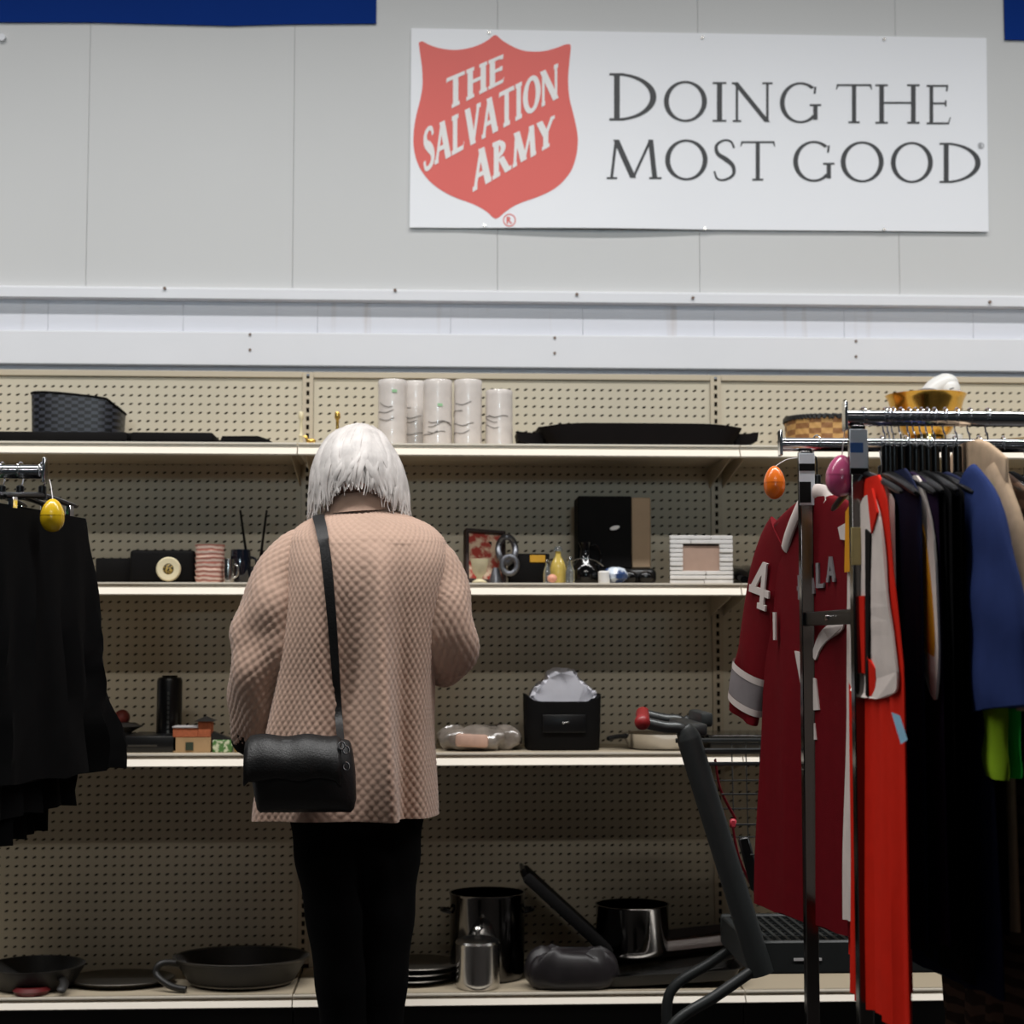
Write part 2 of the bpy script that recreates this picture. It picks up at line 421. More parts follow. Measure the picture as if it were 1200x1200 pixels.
for ch, x0, x1, h in (('M', 28, 192, 118), ('O', 203, 330, 119), ('S', 348, 414, 121), ('T', 428, 532, 118), ('G', 586, 708, 119), ('O', 728, 857, 119), ('O', 878, 1004, 119), ('D', 1024, 1147, 120)):
    fit_glyph(ch, x0, x1, 357+(x0-30)*.0115, h)
# registered marks
def reg_mark(px, py, r, m):
    g = arc(0, 0, 1, 1, 0, 360, .16, .16, 28)
    gr, wd = glyph('R', .22, .14, .0)
    g += [[((a/wd-.5)*.9, (b_-.5)*1.1) for a, b_ in p] for p in gr]
    flat_polys(g, lambda a, b_: on_sign(px+a*r, py-b_*r)).build('registered_mark', m, sign, smooth=False)
reg_mark(597, 258, 7.5, M_RED); reg_mark(1149.5, 171, 3.6, M_INK)
for px, py in ((573, 38), (823, 44), (1036, 46), (568, 264), (826, 268), (1036, 269)):
    p = on_sign(px, py)
    MB().tube([p+Vector((0, .004, 0)), p+Vector((0, -.003, 0))], .005, 8).build('screw', M_STEEL, sign)

# ---------------------------------------------------------------- gondola shelving
BAYX = [-1.572, -.354, .864, 2.082]
YF = -.39                                     # shelf front
ZG = at(600, 438, 0).z
Z1, Z2, Z3, Z4 = 1.638, 1.256, .795, .154
def peg_mesh():
    P = .0254; nx = 46; nz = 68; W0 = 1.184
    x0 = -nx*P/2; z0 = ZG-.035-nz*P
    V = []; F = []; hole = [(.0066*math.cos(a)*math.cos(.42)-.0030*math.sin(a)*math.sin(.42), .0066*math.cos(a)*math.sin(.42)+.0030*math.sin(a)*math.cos(.42)) for a in [2*PI*k/8 for k in range(8)]]
    # outer ring ordered like the hole (starting at +x)
    outr = [(.5, 0), (.5, .5), (0, .5), (-.5, .5), (-.5, 0), (-.5, -.5), (0, -.5), (.5, -.5)]
    for i in range(nx):
        for j in range(nz):
            cx_, cz_ = x0+(i+.5)*P, z0+(j+.5)*P; n = len(V)
            for a, b_ in outr: V.append((cx_+a*P, 0, cz_+b_*P))
            for a, b_ in hole: V.append((cx_+a, 0, cz_+b_))
            for a, b_ in hole: V.append((cx_+a, .004, cz_+b_))
            for k in range(8):
                l = (k+1) % 8
                F.append((n+k, n+l, n+8+l, n+8+k)); F.append((n+8+k, n+8+l, n+16+l, n+16+k))
    mb = MB(); mb.add(V, F)
    x1 = -x0; zt = z0+nz*P
    def q(a, c, d, e): mb.add([(a, 0, d), (c, 0, d), (c, 0, e), (a, 0, e)], [(0, 1, 2, 3)])
    q(-W0/2, x0, z0, zt); q(x1, W0/2, z0, zt); q(-W0/2, W0/2, zt, ZG-.02)
    return mb
peg = None
bay_labels = ['left bay of beige pegboard shelving, ending behind the woman, black skirts in front',
              'middle bay of beige pegboard shelving with four shelves, right beside the woman',
              'right bay of beige pegboard shelving behind the clothes rack']
def lip_prism(mb, x0, x1, z, h):
    mb.prism([(-.002, z), (-.002, z-h*.13), (.007, z-h*.15), (.007, z-h*.30), (.001, z-h*.42), (-.011, z-h*.92), (-.008, z-h), (.012, z-h), (.012, z-.004), (.02, z-.003), (.02, z)], (x0, YF, 0), (0, 1, 0), (0, 0, 1), (x1-x0, 0, 0))
def slot_strip(x, z0, z1):
    """slotted face of an upright with real openings"""
    mb = MB(); P = .0254; wd = .016
    n = int((z1-z0)/P)
    for k in range(n):
        a = z0+k*P; b_ = a+P; s0, s1 = a+.006, b_-.005; sw = .0045
        X = [x-wd, x-sw, x+sw, x+wd]; y = -.006
        for i, (u, v) in enumerate(((0, 1), (1, 2), (2, 3))):
            if i == 1:
                mb.add([(X[u], y, a), (X[v], y, a), (X[v], y, s0), (X[u], y, s0)], [(0, 1, 2, 3)])
                mb.add([(X[u], y, s1), (X[v], y, s1), (X[v], y, b_), (X[u], y, b_)], [(0, 1, 2, 3)])
            else: mb.add([(X[u], y, a), (X[v], y, a), (X[v], y, b_), (X[u], y, b_)], [(0, 1, 2, 3)])
    zt = z0+n*P
    for xx in (x-wd, x+wd): mb.add([(xx, -.006, z0), (xx, .02, z0), (xx, .02, zt), (xx, -.006, zt)], [(0, 1, 2, 3)])
    mb.add([(x-wd, -.006, zt), (x+wd, -.006, zt), (x+wd, .02, zt), (x-wd, .02, zt)], [(0, 1, 2, 3)])
    return mb
for i in range(3):
    xa, xb = BAYX[i], BAYX[i+1]; xc = (xa+xb)/2
    g = thing('gondola_shelving', bay_labels[i], 'shelving', (xc, 0, 0), 'bays of the pegboard shelving run')
    if peg is None:
        mbp = peg_mesh(); mbp.T = None
        mbp.v = [(p[0]+xc, p[1], p[2]) for p in mbp.v]
        peg = mbp.build('pegboard', M_PEG, g, smooth=False)
    else:
        o = peg.copy(); C.objects.link(o); o.parent = g; ORG[o.name] = Vector((xc, 0, 0))
    MB().box2(xa+.012, xb-.012, .012, .03, .1, ZG-.02).build('back_sheet', M_CAVITY, g)
    MB().box2(xa+.016, xb-.016, -.008, .028, ZG-.018, ZG, .002).build('top_rail', M_SHELF, g)
    ends = (0, 1) if i == 2 else (0,)
    for e in ends:
        x = (xa, xb)[e]
        up = slot_strip(x, ZG-68*.0254-.0005, ZG).build('upright', M_SHELF, g, smooth=False)
        MB().box2(x-.014, x+.014, .004, .02, .1, ZG-.01).build('slot_channel', M_CAVITY, up)
    for z in (Z1, Z2, Z3, Z4):
        h = .035 if z != Z4 else .03
        mb = MB(); mb.box2(xa+.003, xb-.003, YF+.012, -.002, z-.022 if z != Z4 else z-.03, z, .0015)
        sh = mb.build('shelf', M_SHELF, g)
        mb = MB(); lip_prism(mb, xa+.0015, xb-.0015, z, h); mb.build('price_channel', M_LIP, sh, smooth=False)
        if z != Z4:
            for x in (xa+.02, xb-.02):
                MB().prism([(0, z-.022), (YF+.03, z-.022), (YF+.03, z-.034), (0, z-.085)], (x-.0015, 0, 0), (0, 1, 0), (0, 0, 1), (.003, 0, 0)).build('bracket', M_SHELF, sh, smooth=False)
    MB().box2(xa+.002, xb-.002, YF+.03, YF+.045, .0, Z4-.03).build('kick_plate', M_KICK, g)

# ---------------------------------------------------------------- the woman at the shelf
YP = -.95
def pw(px, py, Y=YP): return at(px, py, Y)
feet = pw(424, 1180); person = thing('person', 'person with silver bobbed hair in a taupe quilted coat, seen from behind', 'person', (feet.x, YP, 0))
M_COAT = mat('taupe_quilted_fabric', (190, 160, 142), .72, var=.05, scale=14, bump=.25, bscale=900, sheen=.25)
M_CUFF = mat('black_lining', (12, 11, 12), .8)
M_TROUS = mat('black_trousers', (9, 9, 10), .95, var=.15)
M_SKIN = mat('skin', (205, 160, 138), .5, var=.05)
M_HAIR = mat('silver_hair', (214, 208, 204), .5, var=.2, scale=28)
def quilt(G, wu, hv, amp, U, Vv, closed=True, mask=None):
    """push a grid of points (rings x n) out along its normals in a diamond quilt"""
    G = np.array(G)
    du = np.roll(G, -1, 1)-np.roll(G, 1, 1); dv = np.gradient(G, axis=0)
    n = np.cross(du, dv); n /= np.linalg.norm(n, axis=2, keepdims=True)+1e-9
    cen = G.mean(axis=1, keepdims=True)
    if ((G-cen)*n).sum() < 0: n = -n
    a = U/wu+Vv/hv; b_ = U/wu-Vv/hv
    p = np.sqrt(np.abs(np.sin(PI*a)))*np.sqrt(np.abs(np.sin(PI*b_)))
    if mask is not None: p = p*mask
    return G+n*(amp*p)[..., None]
# torso of the coat
prof = [  # photo y, left x, right x, half depth, centre y shift
    (597, 386, 462, .055, .055), (602, 376, 474, .070, .045), (609, 360, 494, .086, .036), (618, 347, 509, .103, .026), (632, 336, 521, .122, .014),
    (655, 332, 527, .140, .0), (690, 333, 522, .150, -.006), (740, 330, 512, .153, -.006), (800, 324, 507, .158, 0), (860, 312, 506, .165, 0), (910, 302, 508, .172, 0), (950, 296, 509, .176, 0), (958, 296, 508.5, .175, 0)]
ys = [p[0] for p in prof]; NT = 480; NR = 290
yy = np.concatenate([np.linspace(597, 640, 60), np.linspace(640, 958, NR-59)[1:]])
G = []; Ug = []; Vg = []
th = np.linspace(0, 2*PI, NT, endpoint=False)
lastp = None; vacc = 0
def smooth_prof(c):
    fine = np.arange(560, 1000, .5); v = np.interp(fine, ys, [p[c] for p in prof]); wdw = np.where(fine < 640, 9, 61)
    out = np.array([v[max(0, i-w_//2):i+w_//2+1].mean() for i, w_ in enumerate(wdw)]); out = np.convolve(np.pad(out, 10, 'edge'), np.ones(21)/21, 'valid')
    return lambda y: float(np.interp(y, fine, out))
SP_ = [smooth_prof(c) for c in (1, 2, 3, 4)]
for y in yy:
    l, r, hd, cyv = (f_(y) for f_ in SP_)
    A = pw(l, y); B = pw(r, y); hw = (B.x-A.x)/2; xc = (A.x+B.x)/2; z = (A.z+B.z)/2
    t = max(0, min(1, (y-640)/318))
    ct, st = np.cos(th), np.sin(th)
    e = 2/2.35
    X = xc+hw*np.sign(ct)*np.abs(ct)**e
    Yv = YP+cyv+hd*np.sign(st)*np.abs(st)**e
    # soft vertical folds, the strongest one runs down the middle of the back
    f = .014*t*np.sin(5*th+1.0+1.1*t)+.009*t*np.sin(9*th+.3)
    d = np.angle(np.exp(1j*(th-(1.5*PI+.10+.42*t))))
    f = f+.040*t**.6*np.exp(-(d/.11)**2)-.030*t**.5*np.exp(-((d-.30)/.17)**2)-.040*t**.7*np.exp(-((d+.36)/.22)**2)
    f = f+.004*np.sin(3*th+y*.02)
    X = X+f*ct*.55; Yv = Yv+f*st
    # hem dips a little on the left flap
    zz = z-(.010*np.exp(-(np.angle(np.exp(1j*(th-PI)))/.5)**2)-.006)*t
    row = np.stack([X, Yv, zz*np.ones_like(X)], 1); G.append(row)
    c0 = np.array([YP+cyv-hd, z]); vacc += 0 if lastp is None else np.linalg.norm(c0-lastp); lastp = c0
    Ug.append(th*.205); Vg.append(np.full(NT, vacc))
U_ = np.array(Ug); V_ = np.array(Vg)
wu = 2*PI*.205/68
Gq = quilt(G, wu, .024, .0026, U_, V_)
mb = MB(); mb.loft([list(map(Vector, r)) for r in Gq], cap0=True, cap1=False)
# inner face of the open hem
inn = [[Vector((p[0]*.97+.03*Gq[-1][:, 0].mean(), p[1]*.97+.03*Gq[-1][:, 1].mean(), p[2]+.0)) for p in Gq[-1]], [Vector((p[0]*.93+.07*Gq[-60][:, 0].mean(), p[1]*.93+.07*Gq[-60][:, 1].mean(), p[2])) for p in Gq[-60]]]
mb.loft([list(map(Vector, Gq[-1]))]+inn, cap0=False, cap1=True)
coat = mb.build('coat', M_COAT, person, angle=75)
def sleeve(pts, name, seg=150):
    P = bez([Vector(p[:3]) for p in pts], 30); R = np.interp(np.linspace(0, len(pts)-1, len(P)), range(len(pts)), [p[3] for p in pts])
    T = MB(); T.tube(P, [float(r) for r in R], seg, cap=False)
    Gs = np.array(T.v).reshape(len(P), seg, 3)
    L = np.concatenate([[0], np.cumsum([(P[i+1]-P[i]).length for i in range(len(P)-1)])])
    a = np.linspace(0, 2*PI, seg, endpoint=False)
    # creases
    cen = Gs.mean(1, keepdims=True); k = 1+.07*np.sin(3*a[None, :]+L[:, None]*30)*np.clip(L[:, None]*4, 0, 1)+.05*np.sin(2*a[None, :]-L[:, None]*44)*np.clip(L[:, None]*4, 0, 1)
    Gs = cen+(Gs-cen)*k[..., None]
    Us = np.repeat((a*.075)[None], len(P), 0); Vs_ = np.repeat(L[:, None], seg, 1)
    Gs = quilt(Gs, 2*PI*.075/24, .024, .0036, Us, Vs_)
    mb = MB(); mb.loft([list(map(Vector, r)) for r in Gs], cap0=True, cap1=False)
    end = Gs[-1]; c = end.mean(0); d = np.array((P[-1]-P[-4]).normalized())
    mb.loft([list(map(Vector, end)), [Vector(c+(p-c)*.9+d*.003) for p in end], [Vector(c+(p-c)*.8-d*.03) for p in end]], cap0=False, cap1=True)
    o = mb.build(name, M_COAT, person, angle=75)
    # turned back dark cuff
    mr = np.linalg.norm(end-c, axis=1).mean()
    mb = MB(); mb.loft([[Vector(c+(p-c)/np.linalg.norm(p-c)*mr*1.02*s_+d*h) for p in end[::4]] for s_, h in ((1.06, -.045), (1.10, -.04), (1.10, .012), (1.06, .018), (.86, .016), (.84, -.02))], cap0=True, cap1=True)
    mb.build('cuff', M_CUFF, o)
    return P
def w3(px, py, Y): return tuple(at(px, py, Y))
LS = [w3(372, 640, -.94)+(.048,), w3(348, 655, -.945)+(.064,), w3(326, 700, -.96)+(.083,), w3(314, 755, -.97)+(.083,), w3(303, 806, -.965)+(.070,), w3(299, 840, -.945)+(.056,), w3(298, 862, -.905)+(.047,)]
RS = [w3(488, 646, -.94)+(.048,), w3(506, 664, -.945)+(.062,), w3(517, 700, -.955)+(.070,), w3(522, 742, -.965)+(.070,), w3(523, 766, -.93)+(.068,), w3(517, 772, -.83)+(.056,), w3(506, 768, -.76)+(.047,)]
LP = sleeve(LS, 'sleeve'); RP = sleeve(RS, 'sleeve')
# collar, turned down
mb = MB(); rings = []
for kx, ky, z, off in ((.082, .072, 0, 0), (.080, .070, .022, .006), (.076, .068, .040, .012), (.072, .064, .046, .014), (.066, .058, .040, .012), (.066, .058, -.01, 0)):
    cc = pw(419, 597); rings.append([Vector((cc.x+kx*math.cos(a), YP+.036+off+ky*math.sin(a), cc.z-.006+z+.006*math.cos(a))) for a in [2*PI*k/48 for k in range(48)]])
mb.loft(rings, cap0=False, cap1=True); mb.build('collar', M_COAT, coat)
# trousers
mb = MB()
for side, pts in ((-1, [(384, 935, .098), (388, 1000, .086), (396, 1080, .073), (404, 1170, .064), (408, 1240, .060), (410, 1262, .060)]), (1, [(452, 935, .098), (450, 1000, .086), (449, 1080, .072), (444, 1170, .063), (440, 1240, .060), (439, 1262, .060)])):
    P = []
    for px, py, r in pts:
        p = pw(px, py, YP+.01*side); P.append((p, r))
    Q = bez([p for p, r in P], 8); R = [float(v) for v in np.interp(np.linspace(0, len(P)-1, len(Q)), range(len(P)), [r for p, r in P])]
    R = [r*(1+.03*math.sin(i*.9)) for i, r in enumerate(R)]
    mb.tube(Q, R, 28)
c0 = pw(418, 930); mb.ball((c0.x, YP, c0.z), .15, 1.0, .82, .75)
mb.build('trousers', M_TROUS, person, angle=60)
for px in (410, 439):
    p = pw(px, 1262); mb = MB()
    x = p.x; rings = []
    for t_, hw, h in ((-.10, .028, .05), (-.09, .036, .07), (-.03, .038, .085), (.03, .038, .075), (.09, .044, .055), (.14, .042, .042), (.165, .026, .03)):
        rings.append([Vector((x+hw*math.cos(a), YP+t_, max(0.004, h/2+h/2*math.sin(a)))) for a in [2*PI*k/20 for k in range(20)]])
    mb.loft(rings); mb.build('shoe', M_BLACKM, person)
# body: one surface grown from overlapping forms
HC = at(421, 556, -.875)                      # centre of the head
mb = MB()
mb.ball(HC+Vector((0, 0, .012)), .094, .80, 1.0, 1.05, 24, 16)
mb.ball(HC+Vector((0, .045, -.045)), .062, .86, .9, 1.05)
mb.tube([HC+Vector((0, .088, .0)), HC+Vector((0, .105, -.022)), HC+Vector((0, .100, -.034))], [.008, .013, .012], 10)
for s_ in (-1, 1):
    mb.ball(HC+Vector((s_*.078, .01, -.01)), .022, .35, .7, 1.3)
    mb.ball(HC+Vector((s_*.03, .078, .018)), .02, 1.1, .6, .5)
mb.ball(HC+Vector((0, .092, -.062)), .018, 1.3, .6, .5)
mb.tube([HC+Vector((0, -.01, -.06)), HC+Vector((0, -.03, -.13)), Vector((HC.x, YP+.04, HC.z-.19))], [.056, .054, .075], 16)
tz = HC.z
mb.tube([Vector((HC.x, YP+.04, tz-.17)), Vector((HC.x, YP+.02, tz-.24)), Vector((HC.x-.01, YP+.01, tz-.45)), Vector((HC.x-.01, YP, tz-.62))], [.05, .11, .12, .12], 20)
for s_, SP in ((-1, LP), (1, RP)):
    mb.tube([SP[12]]+[SP[i] for i in range(20, len(SP), 10)]+[SP[-1]], [.05]+[.042]*len(range(20, len(SP), 10))+[.03], 14)
    d = (SP[-1]-SP[-5]).normalized(); wr = SP[-1]
    fwd = Vector((.15*-s_, .95, -.22 if s_ > 0 else -.45)).normalized()
    lat = fwd.cross(Vector((0, 0, 1))).normalized(); upv = lat.cross(fwd)
    palm = wr+fwd*.055
    mb.tube([wr-fwd*.01, wr+fwd*.03, wr+fwd*.07, wr+fwd*.088], [.024, .030, .036, .032], 14, flat=.5, up=upv)
    for k in range(4):
        b0 = wr+fwd*.075+lat*(k-1.5)*.0185; Lf = (.062, .075, .07, .055)[k]
        mb.tube([b0, b0+fwd*Lf*.45-upv*.006, b0+fwd*Lf*.75-upv*.022, b0+fwd*Lf*.88-upv*.042], [.0092, .0088, .0082, .0065], 10)
    tb = wr+fwd*.03-lat*s_*.026
    mb.tube([tb, tb-lat*s_*.025+fwd*.025-upv*.01, tb-lat*s_*.03+fwd*.055-upv*.022], [.012, .0105, .008], 10)
body = mb.build('body', M_SKIN, person)
rm = body.modifiers.new('remesh', 'REMESH'); rm.mode = 'VOXEL'; rm.voxel_size = .0045; rm.use_smooth_shade = True
sm = body.modifiers.new('smooth', 'SMOOTH'); sm.iterations = 3
for s_ in (-1, 1):
    MB().ball(HC+Vector((s_*.031, .086, .008)), .011).build('eye', M_WHITEC, body)
MB().tube([HC+Vector((-.022, .098, -.060)), HC+Vector((0, .106, -.062)), HC+Vector((.022, .098, -.060))], [.003, .006, .003], 8).build('lips', mat('lips', (170, 90, 84), .5), body)
# hair: cap and overlapping locks
HY = -.885
hp = [(497, 418, 426), (500, 406, 437), (505, 396, 445), (512, 387, 451), (522, 379, 457), (535, 373, 465), (550, 368, 471), (565, 365, 475), (580, 363, 478), (595, 362, 480), (612, 361, 481)]
def shell(y, phi, k=1.0):
    l = interp([h[0] for h in hp], [h[1] for h in hp], y); r = interp([h[0] for h in hp], [h[2] for h in hp], y)
    A = at(l, y, HY); B = at(r, y, HY); xc = (A.x+B.x)/2; hw = (B.x-A.x)/2
    dy = min(hw*1.02, .113)
    return Vector((xc+hw*k*math.cos(phi), HY+dy*k*math.sin(phi)*-1, (A.z+B.z)/2))
def hair_end(phi):
    d = math.degrees(phi)
    if d > 270: d -= 360
    return interp([-60, 0, 30, 58, 78, 92, 108, 125, 150, 180, 240], [598, 607, 606, 594, 582, 576, 579, 597, 607, 606, 596], d)
mb = MB(); rings = []
for y in np.linspace(497, 590, 26):
    ring = []
    for a in np.linspace(0, 2*PI, 56, endpoint=False):
        front = max(0, -math.sin(a))         # open towards the face
        yy_ = min(y, hair_end(a)-10) if front < .55 else min(y, 540)
        p = shell(yy_, a, .93)
        if front > .55 and y > 540: p.y = min(p.y, HY+.075)
        ring.append(p)
    rings.append(ring)
mb.loft(rings, cap0=True, cap1=False)
hcap = mb
for i in range(340):
    phi1 = math.radians(random.uniform(-42, 222)); spread = random.uniform(.3, 1)
    phi0 = phi1+random.uniform(-.35, .35)
    y0 = random.choice([497.3, 498, 500, 504]) if i % 3 else random.uniform(505, 545)
    y1 = hair_end(phi1)+random.uniform(-8, 6)
    if i % 3 == 1: y1 -= random.uniform(0, 22)
    K = 15; pts = []; wv = random.uniform(0, 6.28); lift = random.uniform(.96, 1.02)
    for k in range(K):
        t = k/(K-1); y = y0+(y1-y0)*t**.9
        ph = phi0+(phi1-phi0)*min(1, t*1.5)+.085*t*math.sin(wv+t*5.0)
        kk = lift+.012*math.sin(wv+t*7)
        if t > .8: kk += (t-.8)*random.uniform(-.25, .22)
        pts.append(shell(y, ph, kk))
    r = random.choice((.004, .006, .008, .0115))*random.uniform(.8, 1.1)
    rr_ = [r*(.45+.55*min(1, 4*k/K))*(1-.85*max(0, (k/(K-1)-.45)/.55)) for k in range(K)]
    hcap.tube(pts, rr_, 6, flat=.55, up=(pts[5]-HC))
hcap.build('hair', M_HAIR, person, angle=60)

# shoulder bag
BY = -1.185
bl = at(290, 950, BY); br = at(416, 950, BY); bt = at(350, 866, BY).z; bb = at(350, 950, BY).z
bag = thing('shoulder_bag', 'black leather shoulder bag on a long strap, worn at the person\'s left hip', 'bag', ((bl.x+br.x)/2, BY, bb))
M_LEATHER = mat('black_leather', (12, 12, 13), .5, var=.15, scale=30, bump=.4, bscale=260)
mb = MB(); rings = []
for z, kx, dx, hy in ((bb, .84, .010, .030), (bb+.008, .90, .010, .044), (bb+.03, .94, .010, .050), (bb+.09, .97, .004, .052), (bt-.03, .96, 0, .046), (bt-.006, .93, -.002, .030), (bt, .90, -.002, .016)):
    hw = (br.x-bl.x)/2*kx; cxv = (bl.x+br.x)/2+dx
    rings.append([Vector((cxv+hw*math.copysign(abs(math.cos(a))**.45, math.cos(a)), BY+hy*math.copysign(abs(math.sin(a))**.6, math.sin(a)), z-.004*math.cos(2*a))) for a in [2*PI*k/64 for k in range(64)]])
mb.loft(rings); mb.build('bag_body', M_LEATHER, bag, angle=50)
# flap
mb = MB(); zf = at(350, 912, BY).z; rows = []
for y, z in ((BY+.03, bt+.002), (BY-.012, bt+.008), (BY-.042, bt-.008), (BY-.056, bt-.035), (BY-.060, (bt+zf)/2), (BY-.058, zf+.006), (BY-.053, zf)):
    rows.append([Vector((bl.x-.004+(br.x-bl.x-.026)*k/20, y+.003*math.sin(k*.9), z+.003*math.sin(k*.7+z*20)-(.012 if k in (0, 20) else 0))) for k in range(21)])
V = [p for r in rows for p in r]; F = [(i*21+k, i*21+k+1, (i+1)*21+k+1, (i+1)*21+k) for i in range(len(rows)-1) for k in range(20)]
mb.add(V, F); fl = mb.build('flap', M_LEATHER, bag, angle=60); md = fl.modifiers.new('thickness', 'SOLIDIFY'); md.thickness = .004; md.offset = 0
# strap over the shoulder, front end hidden by the body
def back_y(px, py, off):                       # the coat's back surface at a photo pixel
    best = -1.1
    p = at(px, py, best)
    k = int(np.argmin(np.abs(Gq[:, :, 2].mean(1)-p.z))); row = Gq[k]
    sel = row[row[:, 1] < YP+.05]; j = int(np.argmin(np.abs(sel[:, 0]-p.x)))
    return float(sel[j, 1])-off
sp = [at(400, 874, BY-.01)]
for px, py in ((397, 840), (393, 780), (389, 725), (385, 680), (381, 645), (377, 622), (374, 609)):
    sp.append(at(px, py, back_y(px, py, .008)))
tx = sp[-1]
sp += [Vector((tx.x-.004, YP-.02, tx.z+.012)), Vector((tx.x-.006, YP+.04, tx.z+.010)), Vector((tx.x-.008, YP+.10, tx.z-.03)), Vector((tx.x-.03, YP+.155, tx.z-.16)), Vector((tx.x-.12, YP+.16, tx.z-.33)), Vector((bl.x+.02, YP+.10, bt-.01)), Vector((bl.x+.03, BY+.05, bt-.05))]
P = bez(sp, 8); mb = MB()
ws = np.interp(np.linspace(0, 1, len(P)), [0, .12, .3, .6, 1], [.008, .009, .0125, .0145, .0125])
rows = []
for i, p in enumerate(P):
    t = (P[min(i+1, len(P)-1)]-P[max(i-1, 0)]).normalized()
    ctr = Vector((HC.x, YP, p.z)); nrm = (p-ctr); nrm.z = 0; nrm.normalize()
    if abs(t.z) < .75: nrm = Vector((-.15, -.2, 1)).normalized()
    s_ = t.cross(nrm).normalized(); w_ = float(ws[i])
    rows.append([p-s_*w_-nrm*.0012, p+s_*w_-nrm*.0012, p+s_*w_+nrm*.0022, p-s_*w_+nrm*.0022])
mb.loft(rows); mb.build('strap', M_LEATHER, bag, angle=40)
for px, py in ((400.5, 874), (405.5, 879), (405.5, 898)):
    p = at(px, py, BY-.052); MB().tube([p+Vector((.0065*math.cos(a), 0, .0085*math.sin(a))) for a in [2*PI*k/16 for k in range(16)]], .0017, 6, closed=True).build('strap_ring', M_CHROME, bag)

# ---------------------------------------------------------------- garment racks
M_POST = mat('smoked_chrome_post', (96, 94, 92), .16, 1.0, var=.03)
YA, YBk = -1.52, -1.95
ZR = 1.50
XP = at(1008, 800, YBk).x                       # end frame of the right rack
def loop2(x, y, rx, ry): return [(x+rx*math.cos(2*PI*k/16), y+ry*math.sin(2*PI*k/16)) for k in range(16)]
def rack(name, label, xend, xfar, rails, base_group):
    sgn = 1 if xfar > xend else -1
    ymid = sum(r[0] for r in rails)/len(rails)
    t = thing(name, label, 'clothes rack', ((xend+xfar)/2, ymid, 0), base_group)
    for yr, xe, zr in rails:
        mb = MB()
        mb.prism([(a, b_) for a, b_ in loop2(yr, zr, .011, .0145)], (xe, 0, 0), (0, 1, 0), (0, 0, 1), (xfar-xe, 0, 0))
        ra = mb.build('rail', M_CHROME, t)
        MB().box2(xe-.004*sgn, xe+.002*sgn, yr-.013, yr+.013, zr-.024, zr+.030, .0015).build('rail_end_plate', M_CHROME, ra)
        for x in (xend, xfar-.06*sgn):
            po = MB().box2(x-.0135, x+.0135, yr-.0135, yr+.0135, .06, zr-.014, .002).build('post', M_POST, t)
    for x in (xend, xfar-.06*sgn):
        if len(rails) > 1:
            y0, y1 = sorted(r[0] for r in rails)
            z = at(960, 724, (y0+y1)/2).z
            cb = MB().box2(x-.006, x+.006, y0+.0135, y1-.0135, z-.014, z+.014, .001).build('crossbar', M_BLACKP, t)
            MB().tube([(x-.006, (y0+y1)/2, z), (x-.012, (y0+y1)/2, z)], .006, 12).build('screw', M_STEEL, cb)
            MB().box2(x-.012, x+.012, y0-.2, y1+.2, .045, .075, .003).build('foot_bar', M_CHROME, t)
            ys_ = (y0-.17, y1+.17)
        else:
            yr = rails[0][0]; MB().box2(x-.012, x+.012, yr-.3, yr+.3, .045, .075, .003).build('foot_bar', M_CHROME, t); ys_ = (yr-.27, yr+.27)
        for yy_ in ys_:
            MB().lathe([(.0, -.012), (.024, -.012), (.03, -.006), (.03, .006), (.024, .012), (0, .012)], (x, yy_, .03), 20, R=Matrix.Rotation(PI/2, 3, 'Y')).build('caster', M_BLACKP, t)
    return t
RR = rack('garment_rack', 'chrome double-rail clothes rack with hockey jersey at its left end', XP, XP+1.55, [(YA, at(915, 520, YA).x, at(930, 521, YA).z), (YBk, at(991, 490, YBk).x, at(1010, 490, YBk).z)], 'chrome garment racks')
ZRA = at(930, 521, YA).z; ZRB = at(1010, 490, YBk).z
YL = -1.45; XL = at(52, 553, YL).x; ZRL = at(30, 553, YL).z
LR = rack('garment_rack', 'chrome clothes rack at the left edge holding black skirts', XL-.16, XL-1.3, [(YL, XL, ZRL)], 'chrome garment racks')
# size strips stuck on the posts
M_STRIP = mat('white_label_paper', (216, 222, 230), .5); M_STRIPB = mat('blue_label_print', (44, 98, 172), .5)
for px, y0, y1, Yv, lab, k0, k1, kk in ((929.5, 531, 592, YA, 'white paper strip with dark print on the rear rack post beside the orange egg', .55, .95, .2), (1009.5, 503, 556, YBk, 'white paper strip with blue print on the front rack post beside the purple egg', .30, .52, .86)):
    a = at(px-8.5, y0, Yv-.016); c = at(px+8.5, y1, Yv-.016); hh = a.z-c.z
    t = thing('paper_strip', lab, 'label', (XP, Yv-.015, c.z))
    MB().box2(XP-.0165, XP+.0165, Yv-.0165, Yv-.0140, c.z, a.z, .0005).build('paper', M_STRIP, t)
    MB().box2(XP-.0165, XP+.008, Yv-.0172, Yv-.0164, a.z-hh*k1, a.z-hh*k0).build('print_block', M_STRIPB if Yv == YBk else M_BLACKM, t)
    MB().box2(XP-.0165, XP+.0165, Yv-.0172, Yv-.0164, a.z-hh*min(1, kk+.14), a.z-hh*kk).build('print_block', M_BLACKM, t)
a = at(1000, 618, YBk-.016); c = at(1018, 662, YBk-.016)
tag(MB().box2(XP-.0165, XP+.0165, YBk-.0165, YBk-.0140, c.z, a.z, .0005).build('paper_label', mat('yellowed_label', (196, 178, 120), .6)), 'small yellowed sticker halfway down the front rack post', 'label')

